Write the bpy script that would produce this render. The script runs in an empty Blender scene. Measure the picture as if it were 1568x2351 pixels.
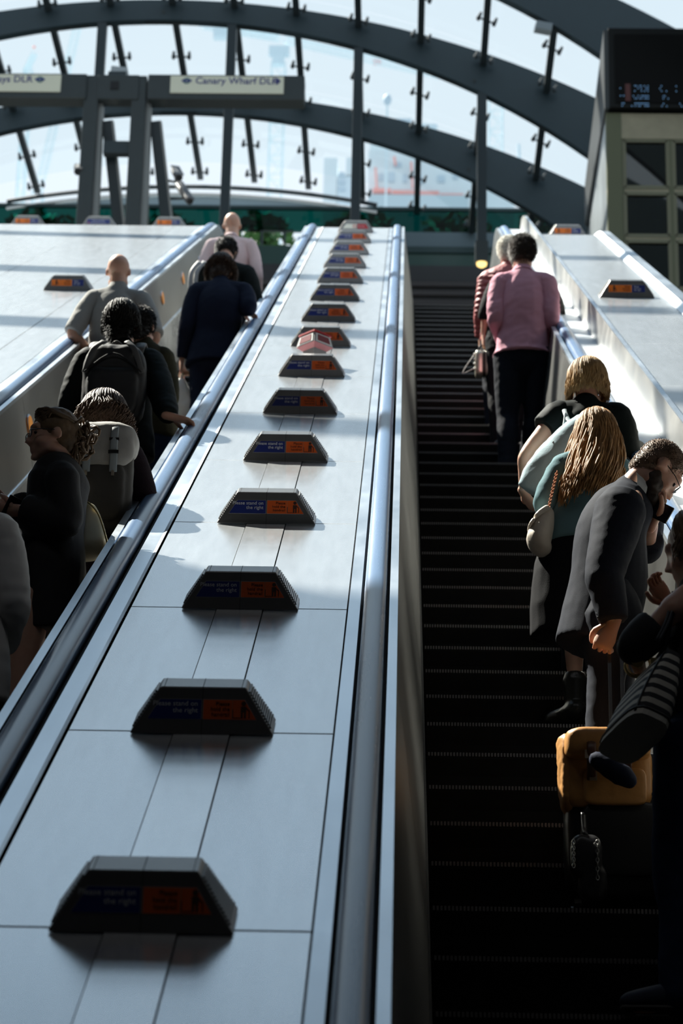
import bpy, bmesh, math, random
from mathutils import Vector, Matrix, Euler, noise
random.seed(7)
PI = math.pi
scene = bpy.context.scene
COL = scene.collection

# ------------------------------------------------------------------ camera
W, H = 1568, 2351
F = 85 / 36 * H
CAM = Vector((0, 0, 1.6))
YAW, PITCH, ROLL = math.radians(-1.50525), math.radians(19.4613), math.radians(1.25)
FWD = Vector((math.sin(YAW) * math.cos(PITCH), math.cos(YAW) * math.cos(PITCH), math.sin(PITCH)))
_r = FWD.cross(Vector((0, 0, 1))).normalized()
_u = _r.cross(FWD)
RIGHT = _r * math.cos(ROLL) + _u * math.sin(ROLL)
UP = -_r * math.sin(ROLL) + _u * math.cos(ROLL)

def at(px, py, Y):
    """the point of the plane y = Y seen along a sight line"""
    d = RIGHT * ((px - 784) / F) - UP * ((py - 1175.5) / F) + FWD
    return CAM + d * (Y / d.y)

cam_data = bpy.data.cameras.new('camera')
cam = bpy.data.objects.new('camera', cam_data)
COL.objects.link(cam)
m3 = Matrix((RIGHT, UP, -FWD)).transposed()
cam.matrix_world = Matrix.Translation(CAM) @ m3.to_4x4()
cam_data.sensor_fit = 'VERTICAL'
cam_data.sensor_height = 36
cam_data.sensor_width = 24
cam_data.lens = 85
cam_data.clip_end = 1000
cam_data.dof.use_dof = True
cam_data.dof.focus_distance = 9.6
cam_data.dof.aperture_fstop = 4.5
scene.camera = cam

# ------------------------------------------------------------------ materials
def lin(c):
    if isinstance(c, str):
        c = tuple(int(c[i:i + 2], 16) / 255 for i in (0, 2, 4))
        return tuple(x / 12.92 if x <= .04045 else ((x + .055) / 1.055) ** 2.4 for x in c)
    return c

MATS = {}
def mat(name, color, rough=.6, metal=0., var=.0, vscale=6., bump=0., bscale=40., stretch=(1, 1, 1), emit=0., sss=0., spec=.5, rvar=0., sheen=0., aniso=0.):
    if name in MATS: return MATS[name]
    m = bpy.data.materials.new(name); m.use_nodes = True
    nt = m.node_tree; b = nt.nodes['Principled BSDF']
    c = lin(color)
    b.inputs['Base Color'].default_value = (*c, 1)
    b.inputs['Roughness'].default_value = rough
    b.inputs['Metallic'].default_value = metal
    b.inputs['Specular IOR Level'].default_value = spec
    if sss:
        b.inputs['Subsurface Weight'].default_value = sss
        b.inputs['Subsurface Radius'].default_value = (.012, .004, .002)
        b.inputs['Subsurface Scale'].default_value = 1.
    if sheen:
        b.inputs['Sheen Weight'].default_value = sheen
    if emit:
        b.inputs['Emission Color'].default_value = (*c, 1)
        b.inputs['Emission Strength'].default_value = emit
    if var or bump or rvar:
        tc = nt.nodes.new('ShaderNodeTexCoord'); mp = nt.nodes.new('ShaderNodeMapping')
        mp.inputs['Scale'].default_value = stretch
        nt.links.new(tc.outputs['Object'], mp.inputs[0])
    if var or rvar:
        n = nt.nodes.new('ShaderNodeTexNoise'); n.inputs['Scale'].default_value = vscale
        n.inputs['Detail'].default_value = 6; n.inputs['Roughness'].default_value = .62
        nt.links.new(mp.outputs[0], n.inputs[0])
        if var:
            mr = nt.nodes.new('ShaderNodeMapRange'); mr.inputs[1].default_value = .3; mr.inputs[2].default_value = .7
            mr.inputs[3].default_value = 1 - var; mr.inputs[4].default_value = 1 + var
            nt.links.new(n.outputs[0], mr.inputs[0])
            mx = nt.nodes.new('ShaderNodeMix'); mx.data_type = 'RGBA'; mx.blend_type = 'MULTIPLY'
            mx.inputs[0].default_value = 1; mx.inputs[6].default_value = (*c, 1)
            nt.links.new(mr.outputs[0], mx.inputs[7]); nt.links.new(mx.outputs[2], b.inputs['Base Color'])
        if rvar:
            mr = nt.nodes.new('ShaderNodeMapRange'); mr.inputs[1].default_value = .3; mr.inputs[2].default_value = .7
            mr.inputs[3].default_value = rough - rvar; mr.inputs[4].default_value = rough + rvar
            nt.links.new(n.outputs[0], mr.inputs[0]); nt.links.new(mr.outputs[0], b.inputs['Roughness'])
    if bump:
        n2 = nt.nodes.new('ShaderNodeTexNoise'); n2.inputs['Scale'].default_value = bscale; n2.inputs['Detail'].default_value = 4
        nt.links.new(mp.outputs[0], n2.inputs[0])
        bp = nt.nodes.new('ShaderNodeBump'); bp.inputs['Strength'].default_value = bump; bp.inputs['Distance'].default_value = .01
        nt.links.new(n2.outputs[0], bp.inputs['Height']); nt.links.new(bp.outputs[0], b.inputs['Normal'])
    MATS[name] = m
    return m

def glass(name, tint, gloss=.08, rough=.02):
    """thin pane: lets light straight through, with a weak reflection"""
    m = bpy.data.materials.new(name); m.use_nodes = True
    nt = m.node_tree; nt.nodes.clear()
    o = nt.nodes.new('ShaderNodeOutputMaterial'); mx = nt.nodes.new('ShaderNodeMixShader')
    t = nt.nodes.new('ShaderNodeBsdfTransparent'); g = nt.nodes.new('ShaderNodeBsdfGlossy')
    t.inputs[0].default_value = (*lin(tint), 1); g.inputs['Roughness'].default_value = rough
    lw = nt.nodes.new('ShaderNodeLayerWeight'); lw.inputs[0].default_value = .5
    pw = nt.nodes.new('ShaderNodeMath'); pw.operation = 'POWER'; pw.inputs[1].default_value = 5
    ma = nt.nodes.new('ShaderNodeMath'); ma.operation = 'MULTIPLY_ADD'; ma.inputs[1].default_value = .6; ma.inputs[2].default_value = gloss
    ma.use_clamp = True
    nt.links.new(lw.outputs['Facing'], pw.inputs[0]); nt.links.new(pw.outputs[0], ma.inputs[0]); nt.links.new(ma.outputs[0], mx.inputs[0])
    nt.links.new(t.outputs[0], mx.inputs[1]); nt.links.new(g.outputs[0], mx.inputs[2])
    nt.links.new(mx.outputs[0], o.inputs[0])
    return m

M_deck = mat('brushed_steel_deck', (.78, .81, .84), .235, .74, var=.06, vscale=5, rvar=.012, stretch=(5, .6, .6), bump=.003, bscale=60)
M_strip = mat('steel_centre_strip', (.84, .86, .88), .225, .74, var=.05, vscale=7, rvar=.012, stretch=(4, .8, .8), bump=.003, bscale=60)
M_trim = mat('steel_edge_trim', (.72, .78, .84), .33, 1., var=.08, vscale=4, rvar=.06, stretch=(1, .4, .4))
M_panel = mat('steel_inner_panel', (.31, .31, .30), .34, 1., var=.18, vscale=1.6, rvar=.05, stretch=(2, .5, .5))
M_lower = mat('steel_lower_panel', (.50, .52, .54), .30, 1., var=.1, vscale=2, rvar=.06, stretch=(6, .6, .6))  # lighter than the inner panel: reflected sunlit deck put into its colour
M_upstand = mat('steel_upstand', (.66, .65, .62), .36, .85, var=.14, vscale=2.5, rvar=.08, stretch=(1, .5, 1.5))
M_rubber = mat('handrail_rubber', (.13, .22, .38), .26, 0, var=.10, vscale=2, stretch=(6, .2, .2), rvar=.04, spec=.9)  # black rubber, with the blue sky sheen put into its base colour
M_dark = mat('black_gap', (.006, .006, .008), .8)
M_step = mat('escalator_step_black', (.007, .0068, .007), .6, .0, var=.35, vscale=9, spec=.2)
M_cleat = mat('step_cleat_metal', (.17, .16, .155), .45, .7)
M_sign = mat('sign_grey_casing', (.20, .198, .195), .3, .6, var=.1, bump=.05, bscale=300)
M_blue = mat('sign_blue', '1b2a6e', .45)
M_orange = mat('sign_orange', 'd0571a', .5)
M_orange2 = mat('sign_orange_bright', 'e8761f', .5)
M_white = mat('sign_white_print', (.62, .63, .66), .5)
M_black = mat('sign_black_print', (.05, .02, .012), .5)
M_red = mat('sign_red', 'b3202a', .45)
M_cream = mat('sign_cream', (.83, .81, .70), .5)
M_arch = mat('arch_paint', (.013, .029, .038), .5, 0., var=.06)
M_mull = mat('mullion_paint', (.018, .028, .034), .45, .2)
M_gantry = mat('gantry_paint', (.020, .027, .029), .5, .1, var=.08)
M_concrete = mat('dark_concrete', (.035, .036, .04), .85, var=.25, vscale=1.5)
M_floor = mat('dark_floor', (.05, .05, .052), .6, var=.2, vscale=2)
M_landing = mat('landing_stone', (.18, .18, .175), .55, var=.12)
M_glass = glass('canopy_glass', 'f6fbfc', .05)
M_lamp = mat('amber_lens', (.92, .33, .03), .35, emit=.25)

# ------------------------------------------------------------------ mesh helpers
class MB:
    def __init__(s): s.v = []; s.f = []; s.fm = []
    def add(s, vs, fs, mi=0):
        o = len(s.v); s.v += [tuple(v) for v in vs]
        s.f += [tuple(i + o for i in f) for f in fs]; s.fm += [mi] * len(fs)
        return s
    def box(s, c, size, rot=None, mi=0):
        hx, hy, hz = size[0] / 2, size[1] / 2, size[2] / 2
        vs = [Vector((x, y, z)) for x in (-hx, hx) for y in (-hy, hy) for z in (-hz, hz)]
        if rot is not None: vs = [rot @ v for v in vs]
        c = Vector(c)
        return s.add([v + c for v in vs], [(0, 1, 3, 2), (4, 6, 7, 5), (0, 4, 5, 1), (2, 3, 7, 6), (0, 2, 6, 4), (1, 5, 7, 3)], mi)
    def bar(s, a, b, w, h, up=(0, 0, 1), mi=0):
        """rectangular bar from a to b, w across, h along up"""
        a, b = Vector(a), Vector(b); d = (b - a).normalized(); up = Vector(up)
        x = d.cross(up)
        if x.length < 1e-5: x = d.cross(Vector((0, 1, 0)))
        x.normalize(); u = x.cross(d)
        vs = [p + x * (sx * w / 2) + u * (su * h / 2) for p in (a, b) for sx, su in ((-1, -1), (1, -1), (1, 1), (-1, 1))]
        return s.add(vs, [(3, 2, 1, 0), (4, 5, 6, 7), (0, 1, 5, 4), (1, 2, 6, 5), (2, 3, 7, 6), (3, 0, 4, 7)], mi)
    def hexa(s, p8, mi=0):
        """8 corners: four of one end then four of the other, same order"""
        return s.add(p8, [(3, 2, 1, 0), (4, 5, 6, 7), (0, 1, 5, 4), (1, 2, 6, 5), (2, 3, 7, 6), (3, 0, 4, 7)], mi)
    def prism(s, poly, off, mi=0):
        n = len(poly); off = Vector(off)
        vs = [Vector(p) for p in poly] + [Vector(p) + off for p in poly]
        fs = [tuple(range(n - 1, -1, -1)), tuple(range(n, 2 * n))] + [(i, (i + 1) % n, n + (i + 1) % n, n + i) for i in range(n)]
        return s.add(vs, fs, mi)
    def tube(s, pts, r, n=8, mi=0, flat=None, cap=True):
        """round tube along pts; r number, list or list of (a, b)"""
        pts = [Vector(p) for p in pts]; m = len(pts)
        rr = r if isinstance(r, (list, tuple)) else [r] * m
        rings = []; px = None
        for i, p in enumerate(pts):
            d = (pts[min(i + 1, m - 1)] - pts[max(i - 1, 0)])
            d = d.normalized() if d.length > 1e-9 else Vector((0, 0, 1))
            if flat is not None: x = Vector(flat) - d * d.dot(Vector(flat))
            elif px is not None: x = px - d * d.dot(px)
            else: x = d.orthogonal()
            if x.length < 1e-6: x = d.orthogonal()
            x.normalize(); px = x; y = d.cross(x)
            a, b = rr[i] if isinstance(rr[i], (list, tuple)) else (rr[i], rr[i])
            rings.append([p + x * (a * math.cos(2 * PI * k / n)) + y * (b * math.sin(2 * PI * k / n)) for k in range(n)])
        vs = [v for rg in rings for v in rg]
        fs = [(i * n + k, i * n + (k + 1) % n, (i + 1) * n + (k + 1) % n, (i + 1) * n + k) for i in range(m - 1) for k in range(n)]
        if cap:
            fs += [tuple(range(n - 1, -1, -1)), tuple((m - 1) * n + k for k in range(n))]
        return s.add(vs, fs, mi)
    def ball(s, c, r, seg=12, rings=8, rot=None, mi=0):
        rx, ry, rz = r if isinstance(r, (list, tuple)) else (r, r, r)
        vs = [Vector((0, 0, rz))]
        for i in range(1, rings):
            t = PI * i / rings
            for k in range(seg):
                a = 2 * PI * k / seg
                vs.append(Vector((rx * math.sin(t) * math.cos(a), ry * math.sin(t) * math.sin(a), rz * math.cos(t))))
        vs.append(Vector((0, 0, -rz)))
        if rot is not None: vs = [rot @ v for v in vs]
        c = Vector(c); L = len(vs) - 1
        fs = [(0, 1 + k, 1 + (k + 1) % seg) for k in range(seg)]
        for i in range(rings - 2):
            for k in range(seg):
                a = 1 + i * seg; fs.append((a + k, a + seg + k, a + seg + (k + 1) % seg, a + (k + 1) % seg))
        a = 1 + (rings - 2) * seg
        fs += [(a + (k + 1) % seg, a + k, L) for k in range(seg)]
        return s.add([v + c for v in vs], fs, mi)
    def mesh(s, name, mats, smooth=False):
        me = bpy.data.meshes.new(name); me.from_pydata(s.v, [], s.f)
        for m in (mats if isinstance(mats, (list, tuple)) else [mats]): me.materials.append(m)
        if any(s.fm): me.polygons.foreach_set('material_index', s.fm)
        if smooth: me.polygons.foreach_set('use_smooth', [True] * len(me.polygons))
        bm = bmesh.new(); bm.from_mesh(me); bmesh.ops.recalc_face_normals(bm, faces=bm.faces); bm.to_mesh(me); bm.free()
        me.update(); return me
    def obj(s, name, mats, parent=None, smooth=False):
        return link(name, s.mesh(name, mats, smooth), parent)

def link(name, me, parent=None, loc=None):
    o = bpy.data.objects.new(name, me); COL.objects.link(o)
    if parent is not None: o.parent = parent
    if loc is not None: o.location = loc
    return o
def bevel(o, w=.004, seg=2):
    b = o.modifiers.new('bevel', 'BEVEL'); b.width = w; b.segments = seg; b.limit_method = 'ANGLE'
    return o
def tag(o, label, cat, group=None, kind=None):
    o['label'] = label; o['category'] = cat
    if group: o['group'] = group
    if kind: o['kind'] = kind
    return o
def thing(name, label, cat, loc=(0, 0, 0), group=None):
    o = bpy.data.objects.new(name, None); COL.objects.link(o); o.location = loc; o.empty_display_size = .1
    return tag(o, label, cat, group)
def struct(o):
    o['kind'] = 'structure'; return o
def copy_tree(o, parent=None):
    c = o.copy(); COL.objects.link(c)
    if parent is not None: c.parent = parent
    for ch in list(o.children): copy_tree(ch, c)
    return c
_txt = {}
def text_mesh(body, size, align='RIGHT', bold=0., ls=1.):
    key = (body, size, align, bold)
    if key in _txt: return _txt[key]
    c = bpy.data.curves.new('lettering', 'FONT'); c.body = body; c.size = size; c.align_x = align
    c.extrude = .0004; c.offset = bold; c.space_line = ls; c.resolution_u = 3
    o = bpy.data.objects.new('lettering', c); COL.objects.link(o)
    dg = bpy.context.evaluated_depsgraph_get()
    me = bpy.data.meshes.new_from_object(o.evaluated_get(dg))
    bpy.data.objects.remove(o); bpy.data.curves.remove(c)
    me.name = 'lettering'
    _txt[key] = me; return me
def text(body, size, loc, m, parent, align='RIGHT', bold=0., name='lettering', ls=1.):
    """lettering on a vertical face that looks towards -y"""
    me = text_mesh(body, size, align, bold, ls)
    if not me.materials: me.materials.append(m)
    o = link(name, me, parent, loc); o.rotation_euler = (PI / 2, 0, 0)
    return o

# ------------------------------------------------------------------ the incline
A30 = math.radians(30)
D = Vector((0, math.cos(A30), math.sin(A30)))
N = Vector((0, -math.sin(A30), math.cos(A30)))
T0, RC = 28.35, 3.2
def inc(x, t, h, t0=T0):
    """x across, t along the slope, h = depth below the camera measured square to the slope; eases to level at the top"""
    if t <= t0: return CAM + Vector((x, 0, 0)) + D * t - N * h
    ph = min((t - t0) / RC, A30); rest = max(0, (t - t0) - RC * A30)
    o = CAM + D * t0 - N * (1.9 + RC)
    a = A30 - ph
    nn = Vector((0, -math.sin(a), math.cos(a))); dd = Vector((0, math.cos(a), math.sin(a)))
    return o + nn * (RC + 1.9 - h) + dd * rest + Vector((x, 0, 0))
TS_TOP = [T0 + RC * A30 * k / 8 for k in range(9)] + [T0 + RC * A30 + 1.2]
def tlist(a, b, t0=T0, fine=False):
    e = t0 + RC * A30
    return [a] + [t for t in ([t0 - 27.0 + 1.5 * k for k in range(18)] if fine else []) + ([t0 + RC * A30 * k / 8 for k in range(9)]) if a < t < b] + [b]
def sweep(mb, prof, a, b, t0=T0, closed=True, mi=0, cap=True, fine=False):
    ts = tlist(a, b, t0, fine); n = len(prof)
    vs = [inc(x, t, h, t0) for t in ts for x, h in prof]
    fs = []
    for i in range(len(ts) - 1):
        for k in range(n if closed else n - 1):
            k2 = (k + 1) % n; fs.append((i * n + k, i * n + k2, (i + 1) * n + k2, (i + 1) * n + k))
    if closed and cap: fs += [tuple(range(n - 1, -1, -1)), tuple((len(ts) - 1) * n + k for k in range(n))]
    return mb.add(vs, fs, mi)
def rect(x0, x1, h0, h1): return [(x0, h0), (x1, h0), (x1, h1), (x0, h1)]
LAND = inc(0, T0 + RC * A30, 2.794).z          # level of the upper landing
TEND = T0 + RC * A30 + 2.0

# ------------------------------------------------------------------ setting: hall, landing
def slab(name, x0, x1, y0, y1, z0, z1, m):
    return struct(MB().box(((x0 + x1) / 2, (y0 + y1) / 2, (z0 + z1) / 2), (x1 - x0, y1 - y0, z1 - z0)).obj(name, m))
slab('floor', -9, 8, -8, 31, -.3, 0, M_floor)
struct(MB().prism([Vector(p) for p in ((-9.5, -8, 13.95), (8.5, -8, 13.95), (8.5, 12.3, 13.95), (-5.4, 12.5, 13.95), (-6.7, 13.48, 13.95), (-9.5, 16.0, 13.95))], (0, 0, .5)).obj('ceiling', M_concrete))  # ceiling out of view, slanted edge shaped to lay the shade line
slab('wall_left', -7.85, -7.5, -8, 28.2, 0, 13.95, M_concrete)
slab('wall_right', 5.2, 5.6, -8, 28.2, 0, 13.95, M_concrete)
slab('wall_back', -9, 8, -8.4, -8, 0, 14.2, M_concrete)
YL = inc(0, T0 + RC * A30 + 1.4, 2.794).y
slab('wall_front', -7.45, 5.2, YL + .6, YL + .9, 0, LAND - .3, M_concrete)
slab('floor.001', -16, 9, YL + .35, 41, LAND - .3, LAND - .02, M_landing)
slab('floor.002', -16, -7.45, 16.0, YL + .35, LAND - .3, LAND - .02, M_landing)
slab('floor.003', 5.2, 9, 12.9, YL + .35, LAND - .3, LAND - .02, M_landing)

# ------------------------------------------------------------------ escalators
T_STEP0 = 6.848
def step_path():
    pts = []
    for k in range(-4, 47): pts.append(inc(0, T_STEP0 + .462 * k, 2.794))
    last = pts[-1]; y = last.y
    # along the curve, 0.40 m of run each
    t = T_STEP0 + .462 * 46
    for j in range(7):
        y += .40
        while inc(0, t, 2.794).y < y: t += .01
        pts.append(inc(0, t, 2.794))
    return pts
NOSES = step_path()
SW = .83
def step_mesh():
    mb = MB(); w = SW
    prof = [(.0, -.005), (.0, -.02), (.022, -.09), (.035, -.16), (.035, -.25), (.05, -.25), (.40, -.05), (.40, -.005)]
    mb.prism([(-w / 2, y, z) for y, z in prof], (w, 0, 0))
    n = 64
    for i in range(n):
        x = -w / 2 + w * (i + .5) / n
        mb.box((x, .20, -.001), (w / n * .5, .40, .009), mi=1)
        mb.add([(x - .0036, -.002, .004), (x + .0036, -.002, .004), (x + .0036, -.004, -.012), (x - .0036, -.004, -.012),
                (x - .0036, .01, .004), (x + .0036, .01, .004), (x + .0036, .01, -.012), (x - .0036, .01, -.012)],
               [(3, 2, 1, 0), (4, 5, 6, 7), (0, 1, 5, 4), (1, 2, 6, 5), (2, 3, 7, 6), (3, 0, 4, 7)], 1)
    return mb.mesh('step', [M_step, M_cleat])
STEP_ME = step_mesh()
def handrail_prof(xc):
    return [(xc - .036, 1.925), (xc - .041, 1.895), (xc - .036, 1.872), (xc - .02, 1.861), (xc, 1.857), (xc + .02, 1.861), (xc + .036, 1.872), (xc + .041, 1.895), (xc + .036, 1.925)]
def escalator(xl, xr, label, two):
    e = thing('escalator', label, 'escalator', inc((xl + xr) / 2, 1.0, 2.9))
    inv = Matrix.Translation(-e.location)
    def part(mb, name, m, smooth=False):
        o = mb.obj(name, m, e, smooth); o.data.transform(inv); return o
    xc = (xl + xr) / 2
    for i, p in enumerate(NOSES):
        o = link('step', STEP_ME, e, p + Vector((xc, 0, 0)) - e.location)
    for sgn, xh in ((1, xl), (-1, xr)):
        part(sweep(MB(), handrail_prof(xh), 1.0, T0 + RC * A30 + .9, cap=False, fine=True), 'handrail', M_rubber, True)
        part(sweep(MB(), rect(xh + sgn * .052, xh + sgn * .082, 1.887, 1.93), 1.0, T0 + RC * A30 + .5), 'handrail_guide', M_trim)
        # inner panel in lengths, leaning out towards the deck
        a = 1.0
        while a < T0 + RC * A30:
            b = min(a + 3.2, T0 + RC * A30 + .5)
            x0, xm, x1 = xh + sgn * .08, xh + sgn * .137, xh + sgn * .19
            if two and sgn > 0:
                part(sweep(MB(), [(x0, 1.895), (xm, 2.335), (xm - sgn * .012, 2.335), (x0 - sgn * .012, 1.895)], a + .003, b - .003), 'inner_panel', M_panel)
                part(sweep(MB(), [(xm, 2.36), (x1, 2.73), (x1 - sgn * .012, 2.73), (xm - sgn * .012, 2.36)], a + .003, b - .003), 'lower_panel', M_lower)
            else:
                part(sweep(MB(), [(x0, 1.895), (x1, 2.73), (x1 - sgn * .012, 2.73), (x0 - sgn * .012, 1.895)], a + .003, b - .003), 'inner_panel', M_panel)
            a = b
        x1 = xh + sgn * .19
        if two and sgn > 0: part(sweep(MB(), [(xm - sgn * .01, 2.33), (xm + sgn * .008, 2.335), (xm + sgn * .010, 2.352), (xm, 2.365), (xm - sgn * .01, 2.365)], 1.0, T0 + RC * A30 + .3), 'panel_trim', M_trim)
        part(sweep(MB(), [(x1 - sgn * .002, 2.728), (x1 + sgn * .012, 2.80), (x1 + sgn * .012, 3.10), (x1 - sgn * .02, 3.10), (x1 - sgn * .02, 2.728)], 1.0, TEND), 'skirt', mat('skirt_black', (.012, .012, .013), .75, spec=.15))
    part(sweep(MB(), rect(xl + .2, xr - .2, 3.05, 3.12), 1.0, T0 + RC * A30), 'truss', M_dark)
    y0 = NOSES[-1].y + .42
    cp = MB().box((xc, y0 + .4, LAND - .005), (xr - xl - .36, .8, .03))
    part(cp, 'comb_plate', mat('comb_aluminium', (.62, .56, .57), .4, .6, var=.2, vscale=20))
    return e
esc_r = escalator(-.09, 1.16, 'escalator with mostly empty dark steps right of the centre deck, people on its right', False)
esc_l = escalator(-2.28, -1.09, 'escalator packed with standing people at left of the centre deck', True)
# amber indicator lenses on the far inner panel of the left escalator
for t in (13.88, 21.64, 23.65, 25.6):
    mb = MB(); hh = 2.09; xx = -2.28 + .08 + .11 * (hh - 1.895) / .835
    c = inc(xx + .004, t, hh)
    ax = Vector((1, 0, 0)); ring = []
    for k in range(20):
        a = 2 * PI * k / 20
        q = c + D * (.062 * math.cos(a)) - N * (.055 * math.sin(a)) + ax * (.0072 * math.sin(a)); ring.append(q)
    mb.prism(ring, (.010, 0, 0)); o = mb.obj('indicator_lens', M_lamp, esc_l); o.data.transform(Matrix.Translation(-esc_l.location))
    mb = MB(); ring2 = [c + (q - c) * 1.18 for q in ring]; mb.prism(ring2, (.006, 0, 0))
    o = mb.obj('lens_bezel', M_trim, esc_l); o.data.transform(Matrix.Translation(-esc_l.location))

# ------------------------------------------------------------------ decks between the escalators
T_SIGN0, D_SIGN = 5.07, 1.612
def deck_thing(label, t0=T0):
    d = thing('balustrade_deck', label, 'deck', inc(0, 1.0, 2.0))
    inv = Matrix.Translation(-d.location)
    def part(mb, name, m, smooth=False):
        o = mb.obj(name, m, d, smooth); o.data.transform(inv); return o
    return d, part
d1, part = deck_thing('brushed steel deck sloping up between the two escalators, row of small signs along it')
part(sweep(MB(), rect(-1.045, -.135, 1.915, 2.40), 1.0, TEND), 'under_plate', M_dark)
tj = [1.0] + [T_SIGN0 + .04 + D_SIGN * k for k in range(-2, 16)] + [TEND]
tj = [t for t in tj if t <= TEND]
for a, b in zip(tj[:-1], tj[1:]):
    if b - a < .1: continue
    for x0, x1 in ((-.951, -.649), (-.481, -.189)):
        part(sweep(MB(), rect(x0, x1, 1.90, 1.935), a + .006, b - .006), 'deck_panel', M_deck)
    part(sweep(MB(), rect(-.645, -.485, 1.896, 1.935), a + .20, b + .194), 'centre_strip', M_strip)
for x0, x1 in ((-1.028, -.959), (-.183, -.142)):
    part(sweep(MB(), rect(x0, x1, 1.898, 1.94), 1.0, TEND), 'edge_strip', M_trim)
part(sweep(MB(), [(-.975, 1.899), (-.959, 1.893), (-.959, 1.94), (-.975, 1.94)], 1.0, TEND), 'edge_bead', M_trim)

d2, part = deck_thing('wide brushed steel deck left of the left escalator with signs on it')
part(sweep(MB(), rect(-7.45, -2.33, 1.915, 2.40), 1.0, TEND), 'under_plate', M_dark)
xs = [-2.40, -2.69, -3.62, -4.55, -5.48, -6.41, -7.34]
ts = [1.0 + (14.82 - 1.0) % 2.0] + []
t = ts[0]; tl = [1.0]
while t < TEND: tl.append(t); t += 2.0
tl.append(TEND)
for a, b in zip(tl[:-1], tl[1:]):
    for x1, x0 in zip(xs[:-1], xs[1:]):
        part(sweep(MB(), rect(x0 + .004, x1 - .004, 1.90, 1.935), a + .004, b - .004), 'deck_panel', M_deck)
part(sweep(MB(), rect(-2.395, -2.335, 1.898, 1.94), 1.0, TEND), 'edge_strip', M_trim)

T0R = 24.6
def incr(x, t, h): return inc(x, t, h, T0R)
d3, part = deck_thing('raised steel deck right of the right escalator, behind a low metal upstand')
part(sweep(MB(), rect(1.365, 2.02, 1.715, 2.40), 1.0, 27.6, T0R), 'under_plate', M_dark)
tl = [1.0 + 2.0 * k for k in range(13)] + [27.6]
for a, b in zip(tl[:-1], tl[1:]):
    part(sweep(MB(), rect(1.365, 1.93, 1.70, 1.74), a + .004, b - .004, T0R), 'deck_panel', M_deck)
part(sweep(MB(), [(1.935, 1.70), (1.985, 1.66), (2.07, 1.66), (2.07, 2.3), (1.935, 2.3)], 1.0, 27.6, T0R), 'edge_strip', M_trim)
# side strip between handrail and upstand, on the slope of the escalator
part(sweep(MB(), rect(1.205, 1.338, 1.90, 2.0), 1.0, T0 + 1.9), 'side_strip', mat('side_strip_steel', (.55, .58, .62), .5, .8, var=.05))
up = MB(); poly = []
x0, x1 = 1.338, 1.356
tt = [1.0, 27.2, 27.75, 28.1, 28.3]
hh = [1.675, 1.675, 1.70, 1.76, 1.86]
lo = [inc(x0, t, 1.95) for t in tt]; hi = [inc(x0, t, h) for t, h in zip(tt, hh)]
up.prism(lo + hi[::-1], (x1 - x0, 0, 0))
part(up, 'upstand', M_upstand)
part(MB().bar(inc(1.347, 1, 1.672), inc(1.347, 27.2, 1.672), .026, .008, N), 'upstand_capping', M_trim)

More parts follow.
